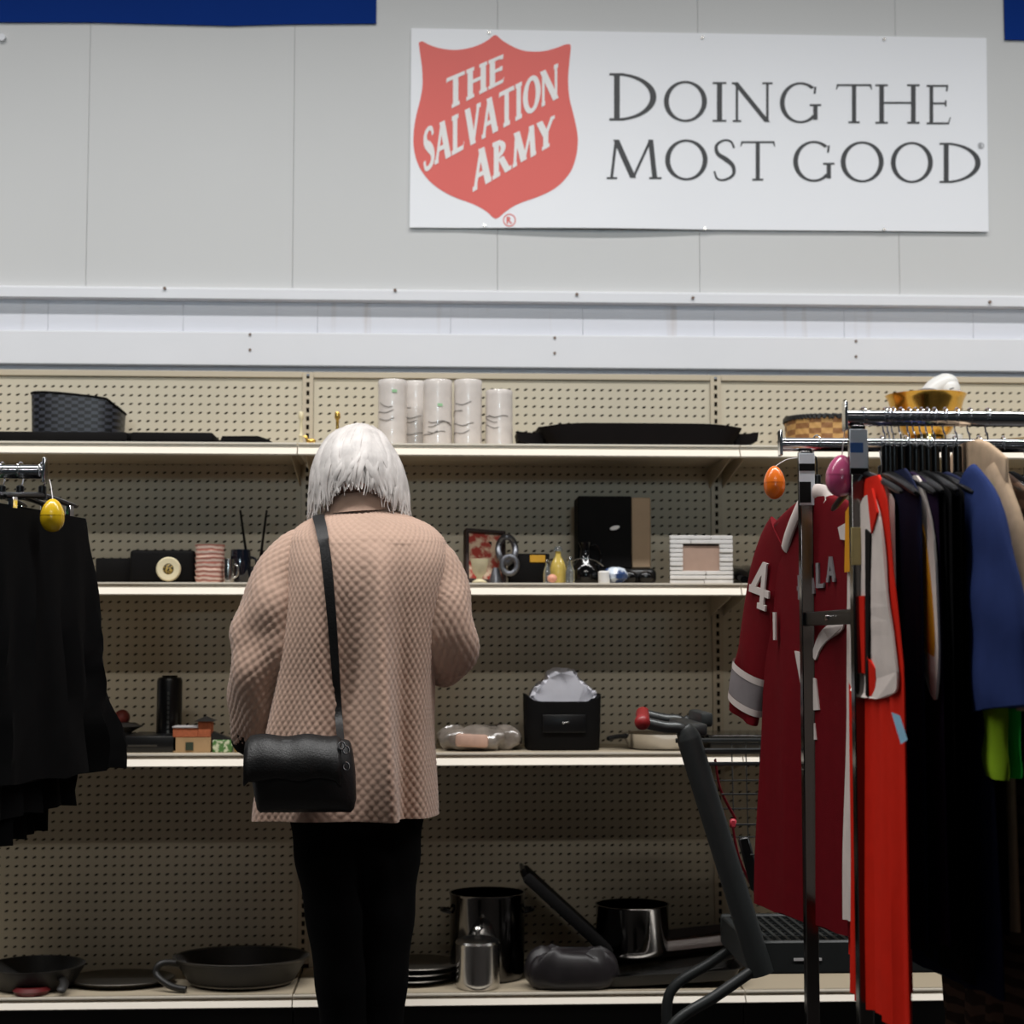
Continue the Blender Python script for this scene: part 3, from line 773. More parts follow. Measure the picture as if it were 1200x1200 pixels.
# plastic eggs
def egg(px, py, hx, hy, Yv, rgb, label, tilt=0, anchor=None):
    c = at(px, py, Yv); s_ = FPX/(5.05+Yv); rx = hx/s_; rz = hy/s_
    t = thing('plastic_egg', label, 'egg', (c.x, c.y, c.z-rz), 'plastic eggs hung on the racks')
    m_ = mat('egg_%d_%d_%d' % rgb, rgb, .25, var=.02, coat=.4)
    def pr(k0, k1, f=1.0):
        return [(rx*f*math.sin(PI*k/24)*(1+.16*math.cos(PI*k/24))*.985, -rz*math.cos(PI*k/24)) for k in range(k0, k1+1)]
    R = Matrix.Rotation(tilt, 3, 'Y')
    MB().lathe(pr(0, 12), c, 28, R=R).build('egg_half', m_, t)
    MB().lathe(pr(12, 24, 1.02), c, 28, R=R).build('egg_half', m_, t)
    if anchor is not None:
        a_ = Vector(anchor); top = c+R @ Vector((0, 0, rz))
        MB().tube(bez([top-Vector((0, 0, .003)), (top+a_)/2+Vector((0, 0, .004)), a_], 5), .0009, 5).build('thread', M_WPRINT, t)
egg(907.5, 565.5, 12.8, 20, YA-.03, (240, 118, 30), 'orange plastic egg hanging beside the rear rack post', 0, (XP-.02, YA-.016, ZRA-.03))
egg(985, 557.5, 17.5, 25, YBk+.02, (196, 84, 128), 'purple pink plastic egg hanging beside the front rack post', .08, (XP-.02, YBk, ZRB-.016))
egg(61.5, 604, 14, 19.5, YL-.06, (232, 190, 32), 'yellow plastic egg on the black skirts at the left edge', 0, at(58, 562, YL))

def hanger(X, Yr, zr, half, drop, label, group, rot=0.0, m=None, neck=.065, tip=.011, clip=False):
    """plastic hanger with wire hook over a rail that runs along x"""
    m = m or M_BLACKP
    dw = Vector((math.sin(rot), -math.cos(rot), 0))
    t = thing('clothes_hanger', label, 'hanger', (X, Yr, zr-neck-drop), group)
    o = Vector((X, Yr, 0)); hk = []
    for k in range(11):
        a = math.radians(-35+k*24); hk.append(o+dw*(.0185*math.cos(a))+Vector((0, 0, zr+.0005+.0195*math.sin(a))))
    hk += [o+dw*-.010+Vector((0, 0, zr-.024)), o+Vector((0, 0, zr-.034)), o+Vector((0, 0, zr-neck))]
    MB().tube(bez(hk, 2), .0017, 6).build('hook', M_CHROME, t)
    z0 = zr-neck
    nh = .022 if neck < .09 else .055
    MB().tube([o+Vector((0, 0, z0+nh)), o+Vector((0, 0, z0+nh-.003)), o+Vector((0, 0, z0+.01)), o+Vector((0, 0, z0-.008))], [.005, .0085, .0085, .011], 10).build('neck', m, t)
    pts = [o+dw*s_*half+Vector((0, 0, z0-drop*abs(s_)**1.25)) for s_ in np.linspace(-1, 1, 21)]
    rr_ = [(tip*.62+.002*(1-abs(s_)))*(1 if abs(s_) < .95 else .55) for s_ in np.linspace(-1, 1, 21)]
    MB().tube(pts, rr_, 10, flat=.8).build('shoulder_bar', m, t)
    if clip:
        for s_ in (-1, 1):
            p = o+dw*s_*half*.8+Vector((0, 0, z0-drop*.8))
            MB().box(p+Vector((0, 0, -.022)), (.012, .022, .045), .003, R=Matrix.Rotation(rot, 3, 'Z')).build('clip', M_CHROME, t)
    return t, z0

def garment(name, label, cat, X, Yr, ztop, zbot, neckw, sh, wbot, m, rot=0.0, th=.010, thb=.016, drop=.045, folds=4, amp=.006, ph=0.0, group=None, sleeves=(), sleeve_m=None, wmid=None, lean=0.0, wavyhem=.01, parts=()):
    """flattened, softly folded garment hanging across the rail; s along dw, n towards -x"""
    dw = Vector((math.sin(rot), -math.cos(rot), 0)); nn = Vector((-math.cos(rot), -math.sin(rot), 0)); o = Vector((X, Yr, 0))
    t = thing(name, label, cat, (X, Yr, zbot), group) if (sleeves or parts) else None
    H = ztop-zbot
    def fold(s_, z):
        k = min(1, max(0, (ztop-drop-z)/max(.05, H*.8)))
        return amp*k*math.sin(folds*PI*s_/max(sh, .05)+ph)+amp*.6*k*math.sin(folds*1.7*PI*s_/max(sh, .05)+ph*2+z*3)+lean*k
    def surf(s_, z, n_=0.0): return o+dw*s_+nn*(n_+fold(s_, z))+Vector((0, 0, z))
    def wid(z):
        d = ztop-z
        if d < drop: return neckw+(sh-neckw)*(d/drop)**.8
        k = (d-drop)/(H-drop)
        if wmid is not None: return sh+(wmid-sh)*min(1, k/.35) if k < .35 else wmid+(wbot-wmid)*(k-.35)/.65
        return sh+(wbot-sh)*k
    zsv = [ztop-drop*k/5 for k in range(5)]+[ztop-drop-(H-drop)*k/22 for k in range(23)]
    mb = MB(); rings = []
    for z in zsv:
        wd = wid(z); k = (ztop-z)/H; tt = th+(thb-th)*k; ring = []
        for q in range(44):
            a = 2*PI*q/44; s_ = wd*math.cos(a); hem = wavyhem*math.sin(s_*40+ph)*max(0, k-.6)
            ring.append(surf(s_, z+hem*0 if k < .98 else z+hem, tt*.5*math.copysign(abs(math.sin(a))**.7, math.sin(a))))
        rings.append(ring)
    mb.loft(rings)
    body_ = mb.build(name if t is None else 'body', m, t, angle=60)
    if t is None: tag(body_, label, cat, group)
    for path in sleeves:       # list of (s, z, half width, thickness)
        mb = MB(); P = bez([(p[0], p[1], 0) for p in path], 6); n = len(P)
        hw = np.interp(np.linspace(0, len(path)-1, n), range(len(path)), [p[2] for p in path]); tk = np.interp(np.linspace(0, len(path)-1, n), range(len(path)), [p[3] for p in path])
        rings = []
        for i in range(n):
            d = (P[min(i+1, n-1)]-P[max(i-1, 0)]).normalized(); pr = Vector((-d.y, d.x, 0)); ring = []
            for q in range(24):
                a = 2*PI*q/24; c2 = P[i]+pr*float(hw[i])*math.cos(a)
                ring.append(surf(c2.x, c2.y, float(tk[i])*.5*math.sin(a)+.002*math.sin(i*.8+a*2)))
            rings.append(ring)
        mb.loft(rings); mb.build('sleeve', sleeve_m or m, t, angle=60)
    for pname, polys, pm, off in parts:       # flat patches sewn on the -x face, given in (s, z)
      for grp in ([polys] if 'letter' in pname or 'number' in pname else [[q_] for q_ in polys]):
        mb = MB()
        for k, poly in enumerate(grp):
            d = off+k*1e-4
            if pm is not M_JGREY and len(poly) > 4:
                pc = [Vector((a, b_, 0)) for a, b_ in poly]; pc = [p_.lerp(q_, u_) for p_, q_ in zip(pc, pc[1:]+pc[:1]) for u_ in (0, .25, .5, .75)]
                for _ in range(2): pc = [(pc[i_-1]+pc[i_]*2+pc[(i_+1) % len(pc)])/4 for i_ in range(len(pc))]
                poly = [(p_.x, p_.y) for p_ in pc]
            mb.add([surf(a, b_, d) for a, b_ in poly]+[surf(a, b_, d-.004) for a, b_ in poly], [list(range(len(poly)))]+[(i, (i+1) % len(poly), (i+1) % len(poly)+len(poly), i+len(poly)) for i in range(len(poly))])
        mb.build(pname, pm, t, smooth=False)
    return t or body_

HGR = 'hangers on the front rail of the right rack'
def xb(px, dy=0.0): return (px-500)/FPX*(5.05+YBk+dy)
# ---- hockey jersey on the rear rail
M_MAROON = mat('maroon_jersey_mesh', (110, 14, 24), .7, var=.06, scale=40, bump=.3, bscale=500)
M_JWHITE = mat('jersey_white', (225, 214, 208), .7); M_JGREY = mat('jersey_grey', (140, 134, 136), .8)
XJ = at(957, 540, YA).x; rotj = math.radians(15)
hanger(XJ, YA, ZRA, .20, .05, 'black hanger holding the maroon hockey jersey', None, rotj, neck=.118, tip=.016)
zt = ZRA-.118+.006
def glyph_patch(ch, s0, s1, z0, z1, T=.22, H=.17, mirror=True):
    g, wd = glyph(ch, T, H, 0)
    return [[((s0+(s1-s0)*(a/wd)), z0+(z1-z0)*b_) for a, b_ in p] for p in g]
four = [stroke(-.06, 1.0, -.60, .34, .22), hbar(-.70, .20, .36, .15), stroke(-.08, 0, -.08, 1.0, .17), hbar(-.26, .10, .06, .12)]
four = [[(a*math.cos(.2)+b_*math.sin(.2), -a*math.sin(.2)+b_*math.cos(.2)) for a, b_ in p] for p in four]
def put(polys, s0, z0, k): return [[(s0-a*k*-1, z0+b_*k) for a, b_ in p] for p in polys]
# s<0 is the far (left in the photo) side
par = []
for i, ch in enumerate('BALA'):
    s0 = -.058+i*.042
    par.append(('name_letter', glyph_patch(ch, s0, s0+.034, 1.185+i*.011, 1.237+i*.011), M_JGREY, .0185))
par.append(('sleeve_number', put(four, -.215, 1.165, .105), M_JWHITE, .024))
par.append(('sleeve_number', [[(-.165, 1.10), (-.15, 1.10), (-.15, 1.16), (-.165, 1.16)]], M_JWHITE, .024))
for q_ in ([(-.080, 1.077), (-.045, 1.074), (-.022, .99), (-.052, 1.002)], [(-.018, 1.025), (.020, 1.020), (.036, .957), (-.040, .952)], [(-.005, .93), (.012, .928), (.020, .895), (-.008, .895)]):
    par.append(('back_number', [q_], M_JWHITE, .0185))
par.append(('shoulder_patch', [[(.12, zt-.07), (.19, zt-.055), (.17, zt-.10), (.13, zt-.095)]], M_JWHITE, .0185))
par.append(('white_stripe', [[(.0, 1.07), (.03, 1.105), (.06, 1.128), (.14, 1.15), (.14, 1.122), (.07, 1.102), (.04, 1.08), (.02, 1.055)]], M_JWHITE, .0185))
jer = garment('hockey_jersey', 'maroon hockey jersey with white lettering and number four on its sleeve', 'jersey', XJ, YA, zt, .515, .07, .23, .30, M_MAROON, rotj, .028, .034, .055, 3, .006, .6,
        sleeves=[[(-.16, zt-.07, .07, .03), (-.24, zt-.17, .085, .036), (-.30, 1.08, .082, .036), (-.345, .985, .078, .034), (-.362, .925, .072, .034)], [(.16, zt-.07, .07, .03), (.23, zt-.17, .085, .036), (.27, 1.06, .082, .036), (.29, .92, .075, .036)]], parts=par)
def cuff_band(s0, z0, s1, z1, hw, k0, k1, m_, name):
    pass
# sleeve stripes as bands around the far sleeve
dwj = Vector((math.sin(rotj), -math.cos(rotj), 0)); nnj = Vector((-math.cos(rotj), -math.sin(rotj), 0)); oj = Vector((XJ, YA, 0))
def band(z_hi, z_lo, m_, k):
    mb = MB(); rings = []
    for z in np.linspace(z_hi, z_lo, 4):
        sc = interp([.925, .985, 1.08], [-.362, -.345, -.30], z); hw = interp([.925, .985, 1.08], [.072, .078, .082], z)*1.02
        rings.append([oj+dwj*(sc+hw*math.cos(a)*.97)+nnj*(.0195*math.sin(a)*k+.0)+Vector((0, 0, z+hw*math.cos(a)*-.30)) for a in [2*PI*q/28 for q in range(28)]])
    mb.loft(rings, cap0=False, cap1=False); mb.build('sleeve_stripe', m_, jer)
cpts = [oj+dwj*a_+nnj*n_+Vector((0, 0, z_)) for a_, z_, n_ in ((-.125, zt-.10, .012), (-.10, zt-.075, .017), (-.065, zt-.040, .019), (-.03, zt-.008, .018), (.01, zt+.012, .012), (.045, zt+.006, .004), (.06, zt-.012, .006))]
MB().tube(bez(cpts, 5), .0155, 10, flat=.45, up=nnj).build('collar_band', M_JWHITE, jer)
band(1.035, 1.02, M_JWHITE, 1.38); band(1.02, .965, M_JGREY, 1.32); band(.965, .95, M_JWHITE, 1.38)

# ---- garments on the front rail, from the end post to the right
M_WHITEF = mat('white_jersey_fabric', (232, 220, 212), .8, bump=.2, bscale=500)
M_REDF = mat('scarlet_fabric', (226, 40, 22), .75, var=.06, scale=20, bump=.2, bscale=500)
M_GOLDF = mat('gold_fabric', (222, 152, 34), .7, var=.06)
M_NAVY = mat('navy_fabric', (28, 34, 62), .85, var=.1)
M_BLUEF = mat('blue_jersey_knit', (44, 60, 112), .85, var=.06, scale=30, bump=.2, bscale=600)
M_PURP = mat('dark_purple_fabric', (38, 22, 50), .85, var=.15)
M_OLIVE = mat('lime_green_fabric', (134, 170, 34), .8); M_GREEN = mat('bright_green_fabric', (46, 196, 70), .8)
M_BEIGE = mat('beige_knit', (196, 170, 142), .9, var=.1, scale=40)
M_BROWN = stripe_mat('brown_patterned_knit', (104, 82, 68), (64, 49, 41), 9, 'Z', .9, 6)
zb = ZRB-.105
def top_on(X, rot, half, lab, neck=.105, drop=.05, m=None, tip=.011):
    return hanger(X, YBk, ZRB, half, drop, lab, HGR, rot, neck=neck, m=m, tip=tip)
G1 = 'tops packed on the front rail of the right rack'
# 1 long scarlet tank, pulled towards the camera
X2 = .806
top_on(X2, .06, .20, 'hanger of the long scarlet tank top next to the front post')
garment('tank_shirt', 'long scarlet tank top with white upper part, hanging lowest beside the front post', 'tank top', X2, YBk-.06, zb-.01, .44, .04, .085, .175, M_REDF, .03, .010, .016, .05, 3, .006, 1.4, group=G1, wmid=.165,
        parts=[('white_upper', [[(-.03, 1.362), (.035, 1.362), (.075, 1.315), (.095, 1.24), (.125, 1.13), (.155, 1.04), (.15, 1.01), (.05, .995), (-.06, .995), (-.145, 1.01), (-.15, 1.04), (-.12, 1.13), (-.09, 1.24), (-.075, 1.32)]], M_WHITEF, .011),
               ('red_strap', [[(.01, 1.370), (.04, 1.370), (.07, 1.325), (.03, 1.29)], [(-.06, 1.18), (-.02, 1.18), (-.025, 1.04), (-.075, 1.04)], [(.0, 1.07), (.03, 1.05), (.03, 1.0), (-.01, 1.0)]], M_REDF, .0145),
               ('dark_opening', [[(-.005, 1.30), (.025, 1.29), (.0, 1.0), (-.02, 1.0)]], M_BLACKM, .0145)])
# 2 white jersey behind it
X1 = .846
top_on(X1, .0, .19, 'hanger of the white jersey behind the scarlet tank top')
garment('sleeveless_jersey', 'white sleeveless jersey with gold shoulder between front post and scarlet tank top', 'jersey', X1, YBk+.11, zb, .55, .06, .15, .20, M_WHITEF, .03, .010, .012, .05, 4, .003, .5, group=G1, lean=.010,
        parts=[('gold_shoulder', [[(-.145, zb-.05), (-.08, zb-.025), (-.09, zb-.17), (-.15, zb-.17)]], M_GOLDF, .009)])
top_on(.854, .0, .17, 'hanger of the scarlet shirt behind the white jersey')
garment('scarlet_shirt', 'scarlet shirt whose hem shows below the white jersey', 'shirt', .854, YBk+.14, zb-.02, .475, .06, .15, .20, M_REDF, .03, .008, .010, .05, 4, .003, .9, group=G1)
# 3 navy
X3 = .862
top_on(X3, 0, .15, 'hanger of the navy top, third on the front rail')
garment('navy_shirt', 'plain dark navy top hanging right of the scarlet tank top', 'top', X3, YBk-.01, zb+.005, .56, .06, .145, .15, M_NAVY, .03, .010, .012, .06, 4, .003, 2.0, group=G1)
t_ = at(1052, 852, YBk-.24)
tag(MB().prism([(-.008, .026), (.006, .020), (.014, -.022), (.002, -.030)], t_, (1, 0, 0), (0, .35, .94), (0, -.001, 0)).build('price_tag', mat('light_blue_card', (160, 212, 240), .6), smooth=False), 'light blue price tag hanging between the scarlet and navy tops', 'tag')
# 4 purple tank with gold lining and white arm binding
X4 = .876
top_on(X4, .02, .19, 'hanger of the purple tank top with gold lining')
garment('tank_shirt', 'dark purple tank top showing gold lining and white armhole binding', 'tank top', X4, YBk, zb, .58, .06, .185, .215, M_PURP, .06, .012, .014, .05, 4, .003, .2, group=G1,
        parts=[('armhole_binding', [[(.06, zb-.01), (.12, zb-.01), (.19, 1.28), (.205, 1.10), (.20, 1.03), (.17, .985), (.11, 1.06), (.09, 1.2)]], M_WHITEF, .010), ('gold_lining', [[(.10, 1.30), (.14, 1.31), (.175, 1.2), (.193, 1.09), (.172, 1.045), (.13, 1.09), (.105, 1.18)]], M_GOLDF, .012)])
# 5.. black tops
xk = X4+.004
blk = ['black top just right of the purple tank top', 'second black top right of the purple tank top', 'third black top right of the purple tank top', 'black top touching the blue jersey sleeve']
for k in range(4):
    xk += .0115
    top_on(xk, random.uniform(-.05, .05), .20+.008*(k % 3), 'hanger of the '+blk[k], neck=.103+.006*(k % 2), tip=.012)
    garment('black_shirt', blk[k]+' on the front rail', 'top', xk, YBk-.005*(k % 2), zb, (.60, .56, .66, .52, .60)[k], .06, .195+.008*(k % 3), .20, M_BLACKF, random.uniform(0, .03), .008, .010, .05, 4, .002, k*1.3, group='black tops on the front rail')
# blue short sleeved jersey
X5 = xk+.013
top_on(X5, .03, .20, 'hanger of the blue short-sleeved jersey')
garment('blue_jersey', 'blue short-sleeved jersey with a wide sleeve facing the camera', 'jersey', X5, YBk, zb, .50, .06, .19, .24, M_NAVY, .10, .014, .03, .05, 3, .006, .4,
        sleeves=[[(.13, zb-.04, .06, .03), (.19, 1.30, .082, .045), (.225, 1.20, .098, .055), (.25, 1.09, .110, .06), (.262, .985, .115, .06)]], sleeve_m=M_BLUEF)
X6 = X5+.020
top_on(X6, .0, .20, 'hanger of the lime green shirt')
garment('lime_shirt', 'lime green shirt whose sleeve hangs below the blue jersey', 'shirt', X6, YBk, zb-.0, .62, .06, .19, .20, M_BLACKF, .03, .012, .018, .05, 3, .004, .9,
        sleeves=[[(.13, zb-.05, .05, .024), (.185, 1.25, .055, .026), (.215, 1.05, .058, .028), (.225, .93, .058, .03), (.225, .868, .056, .03)]], sleeve_m=M_OLIVE)
X7 = X6+.022
top_on(X7, .0, .20, 'hanger of the bright green shirt')
garment('green_shirt', 'bright green shirt whose sleeve hangs right of the lime sleeve', 'shirt', X7, YBk, zb-.02, .60, .06, .19, .20, M_BLACKF, .03, .012, .018, .05, 3, .004, 1.9,
        sleeves=[[(.13, zb-.06, .05, .024), (.185, 1.25, .05, .026), (.215, 1.05, .05, .028), (.225, .93, .048, .03), (.225, .870, .046, .03)]], sleeve_m=M_GREEN)
X8 = X7+.024
top_on(X8, .0, .20, 'hanger of the beige knitted cardigan', m=M_BEIGE)
garment('knit_cardigan', 'beige chunky knit cardigan at the right edge of the picture', 'cardigan', X8, YBk, zb+.06, .60, .06, .20, .20, M_BEIGE, .0, .022, .03, .05, 3, .006, .3,
        sleeves=[[(.12, zb-.02, .05, .04), (.19, 1.28, .06, .05), (.225, 1.12, .06, .05), (.235, .98, .055, .045)]])
X9 = X8+.034
top_on(X9, .0, .20, 'hanger of the dark brown patterned dress')
garment('patterned_dress', 'long dark brown patterned knit dress at lower right edge', 'dress', X9, YBk-.02, zb, .36, .06, .19, .31, M_BROWN, .0, .02, .05, .05, 3, .014, 1.1)
# dark clothes on the rear rail behind them
for k in range(7):
    x = .955+k*.052
    hanger(x, YA, ZRA, .20, .05, 'black hanger on the rear rail, number %s from the hockey jersey' % ('one two three four five six seven'.split()[k]), 'hangers on the rear rail', random.uniform(-.06, .06))
    garment('dark_shirt', '%s dark top on the rear rail behind the coloured tops' % ('first second third fourth fifth sixth seventh'.split()[k]), 'top', x, YA, ZRA-.06, .52+.04*(k % 3), .06, .20, .22, M_BLACKF, random.uniform(-.06, .06), .014, .03, .05, 3, .006, k, group='dark tops on the rear rail')

# ---- black skirts on the left rack
M_SKIRT = mat('black_skirt_cloth', (8, 8, 9), .95, var=.2)
def skirt(X, Yc, rot, w0, w1, ztop, zbot, label, ph, lean):
    t = hanger(X, YL, ZRL, .15, .012, 'clip hanger of '+label, 'skirt hangers on the left rack', rot, neck=.05, clip=True)
    garment('black_skirt', label, 'skirt', X, Yc, ztop, zbot, w0*.96, w0, w1, M_SKIRT, rot, .022, .07, .02, 4, .018, ph, group='black skirts on the left rack', lean=lean)
zk = ZRL-.085
skirt(at(50, 560, YL).x, YL, math.radians(-16), .20, .36, zk, .815, 'front black skirt under the yellow egg', .2, 0)
skirt(at(24, 560, YL).x, YL-.02, math.radians(-12), .19, .29, zk+.01, .745, 'second black skirt from the left rail end', 1.2, 0)
skirt(at(14, 560, YL).x-.02, YL-.04, math.radians(-6), .19, .26, zk+.01, .69, 'third black skirt, longest, at the left picture edge', 2.2, 0)
Xg = at(-1, 800, YL-.15).x
hanger(Xg-.10, YL, ZRL, .18, .05, 'hanger of the green top at the far left edge', 'skirt hangers on the left rack')
garment('green_shirt', 'green top just showing at the far left edge behind black skirts', 'top', Xg-.10, YL-.03, ZRL-.06, .70, .06, .19, .2, mat('leaf_green_fabric', (60, 150, 84), .8), .0, .012, .02, .05, 3, .004, 0)

# ---------------------------------------------------------------- shopping cart (faces right, half behind the jersey)
M_CART = mat('grey_cart_plastic', (46, 49, 49), .45, var=.08); M_CARTM = mat('cart_grey_metal', (84, 86, 86), .38, .8)
YC = -.92
cart = thing('shopping_cart', 'grey plastic shopping cart with red handle, standing behind the clothes rack', 'shopping cart', (at(880, 1150, YC).x, YC, 0))
near, far = -1.12, -.72                              # its two sides
def cp(px, py, Y): return at(px, py, Y)
n_top, n_bot = cp(806, 862, near), cp(893, 1142, near)
shift = Vector((0, far-near, 0))
def side(p): return [p, p+shift+Vector((.055, 0, 0))]
for q in (0, 1):
    d = Vector((0, 0, 0)) if q == 0 else shift+Vector((.055, 0, 0))
    P = bez([n_top+d+Vector((-.012, 0, .016)), n_top+d, n_top+d+(n_bot-n_top)*.1, n_top+d+(n_bot-n_top)*.5, n_bot+d], 8)
    MB().tube(P, [.018+.010*min(1, i/10) for i in range(len(P))], 16, flat=.75, up=(0, 1, 0)).build('upright_post', M_CART, cart)
    hd0 = cp(752, 846, near)+d
    MB().tube(bez([hd0, hd0.lerp(n_top+d, .5)+Vector((0, 0, .004)), n_top+d+Vector((-.012, 0, .014)), n_top+d+Vector((.01, 0, -.03))], 6), .0135, 12).build('handle_arm', M_CARTM, cart)
    # rear leg sweeping back to the wheel
    w0 = cp(788, 1203, near)+d
    MB().tube(bez([n_bot+d+Vector((-.02, 0, .01)), n_bot.lerp(w0, .5)+d*1.0+Vector((0, 0, .012))-d*.0 if q == 0 else (n_bot+d).lerp(w0, .5)+Vector((0, 0, .012)), w0, Vector((w0.x-.012, w0.y, .12))], 8), .0135, 12).build('rear_leg', M_CART, cart)
hb = cp(752, 846, near)
MB().tube([hb+Vector((0, -.012, 0)), hb+shift+Vector((.055, .012, 0))], .0165, 16).build('handle_bar', mat('red_handle_plastic', (150, 36, 38), .4), cart)
for q in (0, 1):
    e = hb+(Vector((0, -.012, 0)) if q == 0 else shift+Vector((.055, .012, 0)))
    MB().ball(e, .0185).build('handle_cap', mat('red_handle_plastic', (150, 36, 38), .4), cart)
# child seat latch between the posts
lt = n_top+shift*.5+Vector((.03, 0, .01))
MB().box(lt, (.05, .30, .03), .008, 2).build('seat_latch', M_CARTM, cart)
MB().box(lt+Vector((.035, .02, .02)), (.03, .2, .035), .008, 2).build('seat_latch', M_CART, cart)
# wire basket
zt0 = n_top.z-.035; zb0_ = cp(893, 1050, near).z; xb0 = n_top.x+.03; xb1 = n_top.x+.78
def bpt(x, side_, z):
    k = (z-zb0_)/(zt0-zb0_); y = (near if side_ == 0 else far)+(1 if side_ == 0 else -1)*(.03*(1-k)); xx = x+(.16*(1-k) if x < (xb0+xb1)/2 else -.03*(1-k)); return Vector((xx, y, z))
for side_ in (0, 1):
    for z, r in ((zt0, .006), (zt0-.03, .0045), (zt0-.10, .002), (zt0-.17, .002), (zt0-.24, .002), (zb0_, .004)):
        MB().tube([bpt(xb0, side_, z), bpt(xb1, side_, z)], r, 6).build('basket_wire', M_CARTM, cart)
    for k in range(4, 22):
        x = xb0+(xb1-xb0)*k/21
        MB().tube([bpt(x, side_, zt0) if k in (0, 21) else Vector((x, (near if side_ == 0 else far), zt0)), Vector((x if k not in (0, 21) else bpt(x, side_, zb0_).x, bpt(xb0, side_, zb0_).y, zb0_ if k > 3 else zb0_+.05*(4-k)*.9))], .0017, 5).build('basket_wire', M_CARTM, cart)
for k in range(14):
    x = xb0+.16+(xb1-.03-xb0-.16)*k/13
    MB().tube([Vector((x, near+.03, zb0_)), Vector((x, far-.03, zb0_))], .002, 5).build('basket_wire', M_CARTM, cart)
for z in (zt0, zt0-.1, zt0-.2, zb0_):
    MB().tube([bpt(xb1, 0, z), bpt(xb1, 1, z)], .003, 6).build('basket_wire', M_CARTM, cart)
# red seat straps with buckles
M_STRAP = mat('dark_red_strap', (112, 24, 34), .7)
for px, py0, px1, py1 in ((838, 890, 862, 960), (858, 965, 888, 1052)):
    a = cp(px, py0, near+.2); c = cp(px1, py1, near+.16)
    MB().tube(bez([a, a.lerp(c, .5)+Vector((-.012, 0, 0)), c], 6), .010, 8, flat=.25, up=(1, 0, 0)).build('seat_strap', M_STRAP, cart)
for px, py in ((846, 958), (859, 965)):
    MB().box(cp(px, py, near+.15), (.016, .012, .022), .004).build('strap_buckle', mat('pink_red_clip', (200, 60, 74), .4), cart)
MB().box(cp(879, 1012, near+.15), (.028, .012, .13), .005, R=Matrix.Rotation(-.25, 3, 'Y')).build('seat_flap', M_BLACKP, cart)
# lower tray with grating
t0 = cp(884, 1103, near); t1x = t0.x+.62; tz1 = t0.z; tz0 = t0.z-.075
tray = MB().box2(t0.x-.01, t1x, near, near+.018, tz0, tz1, .005).build('lower_tray', M_CART, cart)
MB().box2(t0.x-.01, t1x, far-.018, far, tz0, tz1, .005).build('tray_side', M_CART, tray)
MB().box2(t0.x-.01, t0.x+.012, near+.018, far-.018, tz0, tz1-.004, .004).build('tray_side', M_CART, tray)
MB().box2(t1x-.02, t1x, near+.018, far-.018, tz0, tz1-.004, .004).build('tray_side', M_CART, tray)
for k in range(26):
    x = t0.x+.02+k*.0225
    MB().box2(x, x+.008, near+.018, far-.018, tz1-.018, tz1-.006).build('tray_slat', M_CART, tray)
for k in range(9):
    y = near+.045+k*.039
    MB().box2(t0.x+.012, t1x-.02, y, y+.006, tz1-.022, tz1-.010).build('tray_slat', M_CART, tray)
MB().box2(t0.x+.09, t0.x+.155, near-.0015, near, tz1-.045, tz1-.039).build('white_print', M_WPRINT, tray)
for x, y in ((cp(788, 1203, near).x-.015, near), (cp(788, 1203, near).x+.04, far), (t1x-.05, near+.03), (t1x-.05, far-.03)):
    wh = MB().lathe([(0, -.014), (.05, -.014), (.06, -.008), (.06, .008), (.05, .014), (0, .014)], (x, y, .06), 24, R=Matrix.Rotation(PI/2, 3, 'X')).build('wheel', M_BLACKP, cart)
    MB().box2(x-.012, x+.012, y-.022, y+.022, .06, .14, .003).build('wheel_fork', M_CARTM, wh)
for y in (near+.03, far-.03):
    MB().tube([Vector((t1x-.05, y, .13)), Vector((t1x-.06, y, tz0+.01))], .013, 10).build('front_leg', M_CART, cart)

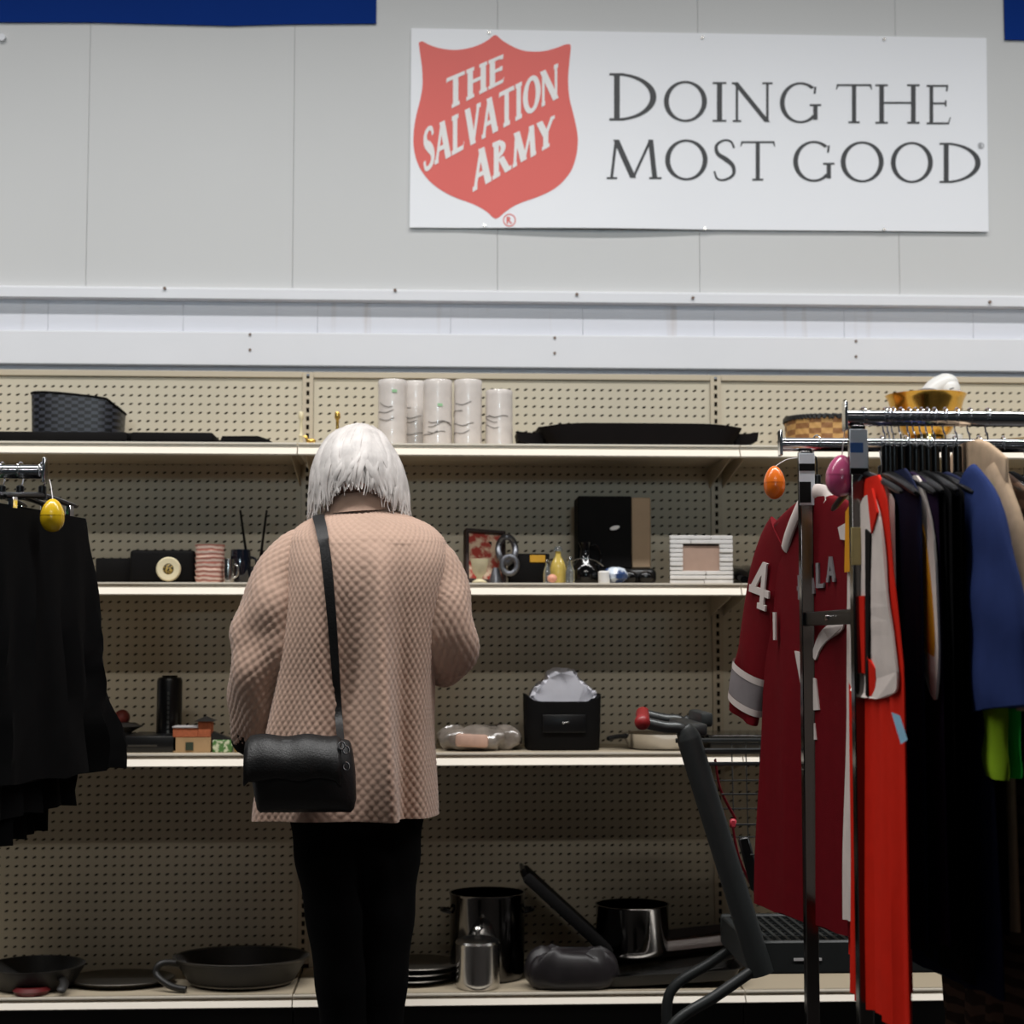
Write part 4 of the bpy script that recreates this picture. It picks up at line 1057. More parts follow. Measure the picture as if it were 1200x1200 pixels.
# ---------------------------------------------------------------- goods on the shelves
def X_(px, Y, py=700): return at(px, py, Y).x
def Z_(py, Y, px=600): return at(px, py, Y).z
def S_(Y): return FPX/(5.05+Y)
def boxy(name, label, cat, x0, x1, ytop, Y, depth, zbase, m, bev=.004, group=None, seg=2):
    """upright box: photo x range and top on its front plane y = Y, standing on zbase"""
    mb = MB().box2(X_(x0, Y, ytop), X_(x1, Y, ytop), Y, Y+depth, zbase, Z_(ytop, Y, (x0+x1)/2), bev, seg)
    return tag(mb.build(name, m), label, cat, group)
def basket_loft(c, hx0, hy0, hx1, hy1, h, amp, nz, m, parent, name, tilt=None, npow=3.2, wv=26):
    rings = []; NN = 120
    for i in range(nz*4+1):
        t = i/(nz*4); hx = hx0+(hx1-hx0)*t; hy = hy0+(hy1-hy0)*t; ring = []
        for q in range(NN):
            a = 2*PI*q/NN; wv_ = amp*math.sin(a*wv+(PI if (i//4) % 2 else 0))*abs(math.sin(PI*(i % 4)/4+.3))
            ex = 2/npow
            p = Vector(((hx+wv_)*math.copysign(abs(math.cos(a))**ex, math.cos(a)), (hy+wv_)*math.copysign(abs(math.sin(a))**ex, math.sin(a)), h*t))
            if tilt is not None: p = tilt @ p
            ring.append(Vector(c)+p)
        rings.append(ring)
    mb = MB(); mb.loft(rings, cap0=True, cap1=False)
    inn = [[Vector(c)+((p-Vector(c))*.95) for p in r] for r in (rings[-1], rings[-2])]
    rin = []
    for t in (1, .5, .08):
        hx = (hx0+(hx1-hx0)*t)*.93; hy = (hy0+(hy1-hy0)*t)*.93
        rr_ = []
        for q in range(NN):
            a = 2*PI*q/NN; ex = 2/npow; p = Vector((hx*math.copysign(abs(math.cos(a))**ex, math.cos(a)), hy*math.copysign(abs(math.sin(a))**ex, math.sin(a)), h*t))
            if tilt is not None: p = tilt @ p
            rr_.append(Vector(c)+p)
        rin.append(rr_)
    mb.loft([rings[-1]]+rin, cap0=False, cap1=True)
    return mb.build(name, m, parent, angle=60)

# --- top shelf
z = Z1
YT = -.33
tag(MB().box2(X_(-40, YT), X_(146, YT), YT, YT+.26, z, z+.034, .006, 2).build('flat_tray', M_BLACKM), 'flat black tray lying under the black woven basket', 'tray')
# second tray with bent handles
t = thing('serving_tray', 'flat black tray with raised ends right of the black woven basket', 'tray', (X_(200, YT), YT+.1, z))
MB().box2(X_(150, YT), X_(247, YT), YT, YT+.2, z, z+.034, .006, 2).build('tray_body', M_BLACKM, t)
MB().tube(bez([(X_(150, YT), YT+.1, z+.018), (X_(140, YT)-.01, YT+.1, z+.036), (X_(165, YT), YT+.1, z+.038)], 6), .006, 8).build('tray_handle', M_BLACKM, t)
mb = MB(); mb.prism([(X_(253, YT), z), (X_(322, YT), z), (X_(312, YT), z+.016), (X_(300, YT), z+.025), (X_(258, YT), z+.024)], (0, YT, 0), (1, 0, 0), (0, 0, 1), (0, .18, 0))
tag(mb.build('flat_case', M_BLACKM, smooth=False), 'small flat black case with sloping end, right end of the black trays', 'case')
# black woven basket, tipped
m = mat('black_woven_strap', (20, 21, 24), .45, var=.1); nt = m.node_tree; b = nt.nodes['Principled BSDF']
tc = [n for n in nt.nodes if n.type == 'TEX_COORD'][0]
ck = nt.nodes.new('ShaderNodeTexChecker'); ck.inputs['Scale'].default_value = 88; ck.inputs['Color1'].default_value = lin((12, 12, 14)); ck.inputs['Color2'].default_value = lin((58, 60, 68))
mp = nt.nodes.new('ShaderNodeMapping'); mp.inputs['Scale'].default_value = (.62, .02, 1.2); nt.links.new(tc.outputs['Object'], mp.inputs['Vector']); nt.links.new(mp.outputs['Vector'], ck.inputs['Vector']); nt.links.new(ck.outputs['Color'], b.inputs['Base Color'])
bk = thing('woven_basket', 'black woven strap basket on top of the flat black tray', 'basket', (X_(85, -.2), -.18, z+.034))
xb_a, xb_b = X_(31, -.26, 480), X_(140, -.26, 480); hz = Z_(463, -.26)-z-.034
mb = MB(); rings = []
for i in range(21):
    tt = i/20; ring = []
    for q in range(96):
        a = 2*PI*q/96; cx_ = math.copysign(abs(math.cos(a))**.5, math.cos(a)); sy_ = math.copysign(abs(math.sin(a))**.7, math.sin(a))
        xx = (xb_a+xb_b)/2+(xb_b-xb_a)/2*cx_*(1-.03*(1-tt)); slope = 1-.20*max(0, (cx_+1)/2)**1.6-.22*max(0, (cx_-.72)/.28)
        ring.append(Vector((xx, -.18+.085*sy_+.0018*math.sin(a*30+(i % 2)*PI), z+.034+hz*tt*slope)))
    rings.append(ring)
inner = [[Vector(((p.x-(xb_a+xb_b)/2)*.95+(xb_a+xb_b)/2, -.18+(p.y+.18)*.92, p.z-dz)) for p in rings[-1]] for dz in (.0, .06)]
mb.loft(rings+inner); mb.build('basket_wall', m, bk, angle=60)
MB().tube([p+Vector((0, 0, .001)) for p in rings[-1][::2]], .0035, 6, closed=True).build('rim', M_BLACKM, bk)
# brass pieces by the upright
def candlestick(px, ytop, Y, label, m, base=.014, zb_=Z1):
    h = Z_(ytop, Y)-zb_; x = X_(px, Y, ytop)
    pr = [(0, 0), (base, 0), (base, .004), (base*.5, .010), (base*.32, h*.3), (base*.55, h*.36), (base*.3, h*.42), (base*.3, h*.78), (base*.6, h*.84), (base*.55, h*.97), (base*.4, h), (0, h*.96)]
    return tag(MB().lathe(pr, (x, Y, zb_), 20).build('candlestick', m), label, 'candlestick')
candlestick(353, 484, -.22, 'slim ivory candlestick in front of the shelving upright left of the head', M_CREAM)
candlestick(395.5, 484, -.2, 'brass and glass candlestick half hidden behind the silver hair', M_BRASS)
# small brass animal
fx = X_(363, -.25, 505); an = thing('brass_animal', 'tiny brass deer figurine beside the ivory candlestick', 'figurine', (fx, -.25, z))
mb = MB(); mb.ball((fx+.004, -.25, z+.021), .009, 1.5, .7, .8)
mb.tube([(fx-.006, -.25, z+.022), (fx-.011, -.25, z+.034), (fx-.016, -.25, z+.033)], [.005, .004, .003], 8); mb.build('body', M_BRASS, an)
for dx, dy in ((-.006, -.004), (-.006, .004), (.013, -.004), (.013, .004)):
    MB().tube([(fx+dx, -.25+dy, z+.018), (fx+dx, -.25+dy, z)], [.003, .002], 6).build('leg', M_BRASS, an)
# white twine cones in plastic
M_TWINE = mat('white_wrapped_roll', (214, 206, 200), .35, var=.06, scale=30, coat=.3)
M_STRING = mat('grey_wire', (92, 84, 80), .5); M_GRN = mat('green_sticker', (150, 196, 150), .6)
for i, (x0, x1, yt, Y, lab) in enumerate(((443, 477, 446, -.24, 'white wrapped roll, leftmost of the row on the top shelf'), (477, 498, 448, -.12, 'white wrapped roll standing behind, second from left in the row'), (496, 530, 446, -.24, 'white wrapped roll with green mark, third from left in the row'), (532, 565, 446, -.24, 'white wrapped roll, fourth from left in the row'), (569, 601, 458, -.24, 'shortest white wrapped roll at the right end of the row'))):
    cxp = (x0+x1)/2; r = (x1-x0)/2/S_(Y); h = Z_(yt, Y, cxp)-z; x = X_(cxp, Y, yt)
    if i == 1: r = .042
    t = thing('paper_roll', lab, 'roll', (x, Y, z), 'white rolls on the top shelf')
    pr = [(0, 0), (r*.96, 0), (r, .004)]+[(r*(1+.012*math.sin(k*2.1+i)), .004+(h-.008)*k/14) for k in range(1, 14)]+[(r, h-.004), (r*.94, h), (r*.3, h), (r*.28, h-.02), (0, h-.02)]
    MB().lathe(pr, (x, Y, z), 40).build('roll', M_TWINE, t)
    for k in range(4):
        zc = h*random.uniform(.12, .7); tl = random.uniform(-.012, .014); a0 = random.uniform(PI*.9, PI*1.3); a1 = a0+random.uniform(.8, 1.8)
        MB().tube([(x+r*1.03*math.cos(a), Y+r*1.03*math.sin(a), z+zc+tl*(a-a0)+.004*math.sin(a*4)) for a in np.linspace(a0, a1, 14)], .0008, 5).build('wire_tie', M_STRING, t)
    if i in (0, 2):
        aa = PI*1.55; MB().box((x+(r+.001)*math.cos(aa), Y+(r+.001)*math.sin(aa), z+h*(.82 if i == 0 else .62)), (.014, .001, .008), R=Matrix.Rotation(aa+PI/2, 3, 'Z')).build('sticker', M_GRN, t)
# long black tray with handles
Yt = -.31; x0, x1 = X_(637, Yt, 505), X_(868, Yt, 505); xe0, xe1 = X_(607, Yt, 505), X_(894, Yt, 505)
M_MAHOG = mat('black_lacquered_wood', (12, 8, 8), .72, var=.15)
t = thing('serving_tray', 'long black wooden serving tray with end handles on the top shelf', 'tray', ((x0+x1)/2, Yt+.12, z))
mb = MB(); rings = []
for k, (hz_, inx, iny) in enumerate(((0, .03, .012), (.006, .018, .004), (.061, -.012, -.008), (.065, -.012, -.008), (.064, .0, .004), (.010, .03, .012))):
    ring = []
    for q in range(56):
        a = 2*PI*q/56; c_, s_ = math.cos(a), math.sin(a)
        ring.append(Vector(((x0+x1)/2+((x1-x0)/2-inx)*math.copysign(abs(c_)**.3, c_), Yt+.12+(.12-iny)*math.copysign(abs(s_)**.3, s_), z+hz_+(.004*math.sin(a*3) if 2 <= k <= 4 else 0))))
    rings.append(ring)
mb.loft(rings); mb.build('tray_body', M_MAHOG, t)
for xe, xi, dz in ((xe0, x0, .030), (xe1, x1, .034)):
    mb = MB(); s_ = 1 if xe > xi else -1
    mb.prism([(xi-.004*s_, z+.004), (xi-.004*s_, z+.050), (xi+(xe-xi)*.35, z+.048), (xe, z+.054 if s_ > 0 else z+.052), (xe-.004*s_, z+.028 if s_ > 0 else z+.026), (xi+(xe-xi)*.4, z+.014)], (0, Yt+.06, 0), (1, 0, 0), (0, 0, 1), (0, .12, 0))
    mb.build('tray_handle', M_MAHOG, t, smooth=False)
# tan plaid basket behind the rack
Yk = -.2; x0, x1 = X_(921, Yk, 500), X_(1012, Yk, 500); hk = Z_(487, Yk)-z
t = thing('wicker_basket', 'tan wicker basket with dark rim behind the clothes rack rails', 'basket', ((x0+x1)/2, Yk, z))
mk = mat('tan_wicker', (196, 148, 84), .6); nt = mk.node_tree; b = nt.nodes['Principled BSDF']
ck = nt.nodes.new('ShaderNodeTexChecker'); ck.inputs['Scale'].default_value = 34; ck.inputs['Color1'].default_value = lin((206, 160, 98)); ck.inputs['Color2'].default_value = lin((150, 104, 62))
tc = [n for n in nt.nodes if n.type == 'TEX_COORD'][0]; mp = nt.nodes.new('ShaderNodeMapping'); mp.inputs['Scale'].default_value = (.9, .01, 1.9)
nt.links.new(tc.outputs['Object'], mp.inputs['Vector']); nt.links.new(mp.outputs['Vector'], ck.inputs['Vector']); nt.links.new(ck.outputs['Color'], b.inputs['Base Color'])
basket_loft(((x0+x1)/2, Yk, z), (x1-x0)*.46, .09, (x1-x0)*.5, .10, hk-.008, .0018, 6, mk, t, 'basket_wall', npow=2.6)
mb = MB()
for q in range(54):
    a0 = 2*PI*q/54; ex = 2/2.6
    def rp(a): return Vector(((x0+x1)/2+(x1-x0)*.5*math.copysign(abs(math.cos(a))**ex, math.cos(a)), Yk+.10*math.copysign(abs(math.sin(a))**ex, math.sin(a)), z+hk-.008))
    mb.tube([rp(a0)+Vector((0, 0, -.006)), rp(a0+.06)+Vector((0, 0, .004)), rp(a0+.14)+Vector((0, 0, .002)), rp(a0+.18)+Vector((0, 0, -.006))], .005, 6)
rim = mb.build('braided_rim', M_IRON, t); rim['kind'] = 'stuff'
# gold footed bowl with ornament
Yg = -.2; xg = X_(1085, Yg, 470); rg = 47/S_(Yg); hg = Z_(460, Yg)-z
tag(MB().lathe([(0, 0), (rg*.55, 0), (rg*.56, .006), (rg*.50, .012), (rg*.50, hg*.30), (rg*.60, hg*.36), (rg*.80, hg*.58), (rg*.94, hg*.9), (rg*1.0, hg*.985), (rg*1.02, hg), (rg*.99, hg), (rg*.90, hg*.9), (rg*.74, hg*.62), (rg*.4, hg*.48), (0, hg*.46)], (xg, Yg, z), 48).build('gold_bowl', M_GOLD), 'shiny gold footed bowl on the top shelf above the rack rails', 'bowl')
t = thing('bird_ornament', 'white and grey rounded ornament sitting in the gold bowl', 'ornament', (xg+.03, Yg, z+hg*.5))
mb = MB(); P = bez([(xg-.03, Yg, z+hg*.6), (xg+.02, Yg, z+hg+.012), (xg+.066, Yg, z+hg+.040), (xg+.082, Yg, z+hg+.058)], 6)
mb.ball((xg+.066, Yg, z+hg+.012), .036, 1.0, 1.0, 1.25); mb.tube(P, [.03+.0*i for i in range(len(P)-6)]+[.028, .026, .023, .019, .013, .005], 16); mb.build('body', M_WHITEC, t)
MB().ball((xg+.0, Yg-.022, z+hg+.004), .026, 1.5, .8, .55).build('grey_wing', mat('grey_felt', (128, 122, 118), .9), t)
MB().box((xg-.048, Yg-.02, z+hg+.006), (.018, .014, .014), .004).build('black_tip', M_BLACKM, t)
for dz in (.006, .014): MB().tube([(xg+.060, Yg-.036, z+hg+dz), (xg+.072, Yg-.034, z+hg+dz+.003)], .0018, 6).build('dark_mark', M_INK, t)
# gold wire piece and white cup further right
t = thing('wire_trivet', 'gold wire trivet on the top shelf behind the rail at right', 'trivet', (X_(1170, -.2), -.2, z))
for k in range(7):
    zz = z+.006+k*.005
    MB().tube([(X_(1132+2*k, -.24, 500), -.24+.01*k, zz), (X_(1240, -.24, 500), -.24+.01*k, zz+.010+.002*k)], .0018, 6).build('wire', M_GOLD, t)
for k in range(3): MB().box((X_(1150+k*30, -.21, 500), -.21, z+.004), (.008, .07, .008), .002).build('foot', M_GOLD, t)
tag(MB().lathe([(0, 0), (.017, 0), (.02, .004), (.024, .045), (.022, .045), (.018, .006), (0, .005)], (X_(1118, -.28, 510), -.28, z), 24).build('white_cup', M_WHITEC), 'little white cup on the top shelf right of the gold bowl foot', 'cup')

# --- second shelf
z = Z2
boxy('black_case', 'low black case at the left end of the second shelf beside the skirts', 'case', 112, 154, 654, -.30, .14, z, M_BLACKM)
t = thing('game_box', 'black case with a round cream dial on the second shelf', 'case', (X_(190, -.33), -.25, z))
MB().box2(X_(152, -.33, 650), X_(228, -.33, 650), -.33, -.18, z, Z_(645.5, -.33), .010, 3).build('case_body', M_BLACKM, t)
c = at(197.5, 667, -.336); r = 14.2/S_(-.336)
dial = MB().lathe([(r*.42, 0), (r*.45, -.006), (r*.9, -.007), (r, -.003), (r, .004), (r*.42, .004)], c, 32, R=Matrix.Rotation(-PI/2, 3, 'X')).build('dial', M_CREAM, t)
MB().lathe([(0, .0), (r*.43, .0), (r*.40, .004), (r*.2, .007), (0, .007)], c-Vector((0, .002, 0)), 24, R=Matrix.Rotation(PI/2, 3, 'X')).build('dial_centre', spot_mat('gold_black_badge', (24, 22, 20), (190, 160, 80), 190, .5), dial)
# stack of patterned cups
xs = X_(246, -.33, 660); rs = 17.5/S_(-.33); hs = Z_(639.5, -.33)-z
t = thing('cup_stack', 'stack of pink and white patterned cups on the second shelf', 'cups', (xs, -.33, z))
M_PINK = stripe_mat('pink_white_band', (240, 214, 200), (188, 128, 114), 26, 'Z', .4, 3)
for k in range(6):
    zz = z+hs*k/6; hh = hs/6
    MB().lathe([(0, 0), (rs*.90, 0), (rs*.92, hh*.3), (rs*.98, hh*.8), (rs, hh), (rs*.95, hh), (0, hh*.9)], (xs, -.33, zz), 32).build('cup', M_PINK, t)
# silver mug, dark mug
def mug(px, half, ytop, Y, zb_, m, label, hdl=1, name='mug'):
    x = X_(px, Y, ytop); r = half/S_(Y); h = Z_(ytop, Y)-zb_
    t = thing(name, label, 'mug', (x, Y, zb_))
    MB().lathe([(0, 0), (r*.86, 0), (r*.92, .004), (r, h*.5), (r*.96, h*.97), (r*.94, h), (r*.88, h), (r*.86, .01), (0, .008)], (x, Y, zb_), 32).build('cup_body', m, t)
    MB().tube(bez([(x+hdl*r*.9, Y-.004, zb_+h*.78), (x+hdl*r*1.5, Y-.006, zb_+h*.7), (x+hdl*r*1.5, Y-.006, zb_+h*.35), (x+hdl*r*.9, Y-.004, zb_+h*.2)], 5), .0035, 8).build('mug_handle', m, t)
mug(268, 7, 656, -.35, z, M_STEEL, 'small silver mug right of the pink cup stack', 1)
mug(282, 12, 645, -.27, z, mat('dark_blue_glaze', (14, 18, 28), .1, coat=1), 'dark glazed mug between silver mug and router antennas', 1)
# router with two antennas
t = thing('wifi_router', 'black router with two upright antennas on the second shelf', 'router', (X_(298, -.22), -.2, z))
MB().box2(X_(274, -.24, 670), X_(322, -.24, 670), -.24, -.12, z, z+.05, .008, 2).build('router_body', M_BLACKP, t)
for px0, px1 in ((292, 281.5), (303, 312.5)):
    a = at(px0, 668, -.22); a.z = z+.03; c = at(px1, 598, -.22)
    MB().tube([a, a.lerp(c, .3), c], [.0055, .0052, .0038], 8, flat=.8).build('antenna', M_BLACKP, t)
boxy('black_box', 'small black box just left of the person\'s shoulder', 'box', 307, 335, 645, -.2, .12, z, M_BLACKM)
# little red ornament by the right shoulder
t = thing('red_figurine', 'little red and white figurine peeking over the person\'s right shoulder', 'figurine', (X_(511, -.2), -.2, z))
MB().lathe([(0, 0), (.022, 0), (.024, .01), (.014, .06), (.018, .09), (.010, .105), (0, .108)], (X_(507, -.2, 650), -.2, z), 20).build('body', mat('dull_red_glaze', (140, 52, 48), .4), t)
MB().ball((X_(516, -.2, 632), -.2, z+.108), .017).build('head', mat('pale_grey_glaze', (186, 182, 184), .4), t)
# leaning floral picture
t = thing('picture_frame', 'dark framed red floral picture leaning on the second shelf', 'picture', (X_(572, -.25), -.22, z))
R = Matrix.Rotation(math.radians(-12), 3, 'X') @ Matrix.Rotation(math.radians(14), 3, 'Z')
cF = Vector((X_(568, -.24, 650), -.235, z+.078)); wF, hF = .108, .145
for dx, dz, sx, sz in ((-wF/2, 0, .010, hF), (wF/2, 0, .010, hF), (0, hF/2, wF+.010, .010), (0, -hF/2, wF+.010, .010)):
    MB().box(cF+R @ Vector((dx, 0, dz)), (sx, .028, sz), .002, R=R).build('frame_bar', mat('dark_brown_wood', (44, 28, 24), .5), t)
m = spot_mat('floral_print', (236, 206, 176), (186, 62, 48), 42, .6, .5, 3)
MB().box(cF+R @ Vector((0, .004, 0)), (wF, .008, hF), 0, R=R).build('print', m, t)
MB().prism([(0, 0), (.05, 0), (0, .12)], cF+Vector((-.02, .012, -.076)), (0, 1, 0), (0, 0, 1), (.04, 0, 0)).build('easel', M_BLACKM, t, smooth=False)
# cream eggcup
xc = X_(562, -.35, 670); hc = Z_(655, -.35)-z
tag(MB().lathe([(0, 0), (.020, 0), (.021, .004), (.008, .012), (.009, .018), (.019, .03), (.0245, hc*.9), (.0255, hc), (.022, hc), (.017, .034), (0, .028)], (xc, -.35, z), 32).build('cream_cup', M_CREAM), 'cream footed cup in front of the floral picture', 'cup')
# grey round ornament with ring
M_GREYM = mat('grey_metal_rope', (112, 114, 120), .35, .7, var=.25, scale=80)
t = thing('ring_ornament', 'grey metal rope ornament with an open ring beside the floral picture', 'ornament', (X_(590, -.3), -.3, z))
c = at(594, 646, -.27); mb = MB()
mb.tube([c+Vector((+.024*math.cos(a), .008*math.sin(3*a), .036*math.sin(a)+.004)) for a in [2*PI*k/40 for k in range(40)]], .009, 10, closed=True); mb.build('wreath', M_GREYM, t)
c = at(597, 662, -.31)
MB().tube([c+Vector((.021*math.cos(a), 0, .024*math.sin(a))) for a in [2*PI*k/32 for k in range(32)]], .0075, 10, closed=True).build('ring', M_GREYM, t)
MB().lathe([(0, 0), (.02, 0), (.016, .02), (.008, .045), (0, .046)], (X_(581, -.29, 670), -.29, z), 20).build('stand', M_GREYM, t)
# black box with yellow label
t = thing('tool_case', 'black box with a yellow label on the second shelf', 'box', (X_(620, -.24), -.2, z))
MB().box2(X_(598, -.27, 660), X_(644, -.27, 660), -.27, -.15, z, Z_(648.5, -.27), .004, 2).build('case_body', M_BLACKM, t)
a = at(621, 650.5, -.2715); c = at(639, 659, -.2715)
MB().box2(a.x, c.x, -.272, -.269, c.z, a.z, .0008).build('yellow_label', mat('yellow_label', (198, 148, 28), .5), t)
# bottles
def bottle(px, half, ytop, Y, zb_, m, mcap, label, neck=.35):
    x = X_(px, Y, ytop); r = half/S_(Y); h = Z_(ytop, Y)-zb_
    t = thing('glass_bottle', label, 'bottle', (x, Y, zb_), 'small bottles on the second shelf')
    MB().lathe([(0, 0), (r*.9, 0), (r, .004), (r, h*.42), (r*.75, h*.6), (r*neck, h*.74), (r*neck, h*.86), (0, h*.86)], (x, Y, zb_), 28).build('bottle_body', m, t)
    MB().lathe([(0, h*.86), (r*.5, h*.86), (r*.55, h*.9), (r*.4, h*.98), (0, h)], (x, Y, zb_), 20).build('stopper', mcap, t)
M_AMBER = mat('pale_amber_glass', (206, 180, 92), .12, 0, coat=.6)
bottle(654, 9.5, 640, -.3, z, M_AMBER, M_GLASS, 'pale amber glass bottle right of the yellow label')
bottle(641, 4.5, 655, -.33, z, M_GLASS, M_STEEL, 'tiny clear glass bottle in front of the black labelled box')
bottle(668, 5.5, 652, -.33, z, M_GLASS, M_STEEL, 'tiny clear glass bottle right of the amber bottle')
# dark pitcher with looped handles
xp = X_(686, -.27, 650)
t = thing('dark_pitcher', 'dark shiny glass pitcher with a curved handle before the large black box', 'pitcher', (xp, -.27, z))
MB().lathe([(0, 0), (.036, 0), (.042, .012), (.044, .03), (.034, .055), (.016, .075), (.013, .10), (.020, .118), (.017, .118), (.010, .1), (0, .09)], (xp, -.27, z), 32).build('pitcher_body', M_BLACKG, t)
MB().tube(bez([(xp+.012, -.275, z+.11), (xp+.034, -.28, z+.108), (xp+.044, -.28, z+.08), (xp+.036, -.275, z+.048)], 6), .0035, 8).build('pitcher_handle', M_BLACKG, t)
MB().tube(bez([(xp-.052, -.30, z+.060), (xp-.02, -.318, z+.070), (xp+.02, -.318, z+.066), (xp+.048, -.30, z+.050)], 6), .0018, 6).build('wire_rim', M_STEEL, t)
# glass tealights, pink ball, blue ball
c = at(647, 679.5, -.37)
t = thing('pink_ball', 'tiny pink and orange ball at the shelf edge below the amber bottle', 'ball', (c.x, -.372, z))
MB().ball((c.x, -.372, z+.0125), .0125, 1.1, 1, .95).build('ball', mat('salmon_glaze', (236, 168, 140), .35), t)
c = at(721, 670, -.33)
M_BLUEW = spot_mat('blue_white_glaze', (222, 232, 244), (54, 76, 120), 34, .12, .5)
tag(MB().lathe([(0, 0), (.018, 0), (.034, .014), (.036, .026), (.026, .042), (.014, .046), (0, .046)], (c.x, -.33, z), 32).build('glass_ornament', M_BLUEW), 'blue and white glossy ornament below the large black box', 'ornament')
tag(MB().lathe([(0, 0), (.016, 0), (.017, .03), (.014, .034), (0, .034)], (X_(708, -.35, 670), -.35, z), 24).build('tea_light', M_WHITEC), 'small white candle left of the blue and white ornament', 'candle')
t = thing('sunglasses_case', 'black glossy rounded case beneath the large black box', 'case', (X_(745, -.24), -.2, z))
MB().box2(X_(690, -.27, 670), X_(770, -.27, 670), -.27, -.06, z, z+.046, .016, 3).build('case_body', M_BLACKP, t)
MB().ball((X_(737, -.29, 672), -.287, z+.020), .020, 1.2, .8, .95).build('lens', M_BLACKG, t)
MB().ball((X_(757, -.29, 672), -.287, z+.020), .018, 1.2, .8, .95).build('lens', M_BLACKG, t)
# large black and tan box
yb_ = -.25; zb_ = z+.046
t = thing('storage_box', 'large upright black and tan box standing on the second shelf', 'box', (X_(718, yb_), yb_+.06, zb_))
MB().box2(X_(677, yb_, 600), X_(740, yb_, 600), yb_-.004, yb_+.12, zb_, Z_(581, yb_), .003).build('black_cover', M_BLACKM, t)
MB().box2(X_(740, yb_, 600), X_(762.5, yb_, 600), yb_, yb_+.116, zb_+.001, Z_(582.5, yb_), .003).build('tan_body', mat('tan_cardboard', (172, 148, 122), .7, var=.03), t)
c = at(720.5, 618.5, yb_-.0045)
mb = MB()
for k in range(10):
    a0, a1 = 2*PI*k/10, 2*PI*(k+1)/10
P_ = [(c.x+.014*math.cos(a), c.z+.006*math.sin(a)+.003*math.cos(a)) for a in [2*PI*k/16 for k in range(16)]]
mb.prism(P_, (0, yb_-.0042, 0), (1, 0, 0), (0, 0, 1), (0, -.001, 0)); mb.build('white_emblem', M_WPRINT, t, smooth=False)
# white brick photo frame
Yf = -.31; fx0, fx1 = X_(785, Yf, 650), X_(858.5, Yf, 650); fz1 = Z_(626.5, Yf); ix0, ix1 = X_(800, Yf, 650), X_(843, Yf, 650); iz0, iz1 = Z_(668, Yf), Z_(640, Yf)
t = thing('photo_frame', 'white photo frame of stacked slats with an empty tan picture', 'photo frame', ((fx0+fx1)/2, Yf, z))
MB().box2(fx0+.003, fx1-.003, Yf+.006, Yf+.030, z, fz1-.002, .002).build('back_board', mat('dark_back_board', (60, 52, 46), .7), t)
M_WSLAT = mat('whitewashed_wood', (222, 220, 218), .6, var=.08, scale=30)
nsl = 11; hsl = (fz1-z)/nsl
for k in range(nsl):
    za, zc = z+k*hsl+.0009, z+(k+1)*hsl-.0009
    off = random.uniform(0, .004)
    segs = [(fx0, fx1)] if (zc < iz0 or za > iz1) else [(fx0, ix0), (ix1, fx1)]
    for a, c in segs:
        cut = [(a, c)] if c-a < .05 else [(a, a+(c-a)*random.uniform(.3, .7))]
        if c-a >= .05: cut.append((cut[0][1]+.001, c))
        for p, q in cut: MB().box2(p, q, Yf-.004+random.uniform(-.002, .002), Yf+.008, za, zc, .0012).build('slat', M_WSLAT, t)
MB().box2(ix0-.002, ix1+.002, Yf+.002, Yf+.0065, iz0-.002, iz1+.002).build('picture', mat('tan_picture', (176, 148, 132), .5, var=.04, scale=40), t)
# pair of black glossy shoes
for k, px in enumerate((871, 887)):
    x = X_(px, -.3, 670); mb = MB(); rings = []
    for t_, hw, h in ((-.10, .012, .022), (-.085, .022, .036), (-.05, .027, .045), (0, .027, .055), (.06, .024, .06), (.11, .022, .062), (.125, .012, .055)):
        rings.append([Vector((x+hw*math.cos(a), -.22+t_, z+max(0.0, h/2+h/2*math.sin(a)))) for a in [2*PI*q/20 for q in range(20)]])
    mb.loft(rings); tag(mb.build('glossy_shoe', M_BLACKG), ('left' if k == 0 else 'right')+' shoe of the black glossy pair beside the white photo frame', 'shoe', 'pair of glossy black shoes')

# --- third shelf
z = Z3
t = thing('plant_pot', 'dark red topped ornament half hidden behind the black skirts on third shelf', 'ornament', (X_(146, -.22), -.22, z))
MB().lathe([(0, 0), (.03, 0), (.035, .02), (.02, .05), (.05, .066), (.03, .075), (0, .078)], (X_(146, -.22, 860), -.22, z), 28).build('body', M_IRON, t)
MB().ball((X_(143, -.22, 845), -.22, z+.09), .022).build('red_top', mat('dark_red_glaze', (120, 46, 38), .5), t)
t = thing('media_player', 'flat black media player on the third shelf by the skirts', 'player', (X_(178, -.32), -.22, z))
MB().box2(X_(146, -.34, 870), X_(208, -.34, 870), -.34, -.12, z, Z_(861, -.34), .005, 2).build('player_body', M_BLACKP, t)
MB().box2(X_(150, -.34, 870), X_(184, -.34, 870), -.342, -.339, Z_(873.5, -.34), Z_(871.5, -.34)).build('disc_slot', M_DULL, t)
x = X_(198.5, -.2, 830); r = 14.5/S_(-.2); h = Z_(792, -.2)-z
t = thing('tall_flask', 'tall black cylindrical flask on the third shelf', 'flask', (x, -.2, z))
MB().lathe([(0, 0), (r*.94, 0), (r, .005), (r, h*.93), (r*.94, h*.97), (r*.8, h*.985), (0, h*.985)], (x, -.2, z), 36).build('flask_body', M_BLACKP, t)
MB().lathe([(0, h*.985), (r*.6, h*.985), (r*.6, h*1.01), (0, h*1.012)], (x, -.2, z), 24).build('lid', M_BLACKM, t)
for k in range(9): MB().box((x+.002, -.2-r-.0004, z+h*.25+k*h*.065), (.006, .001, h*.045)).build('print_mark', mat('grey_print', (70, 72, 70), .6), t)
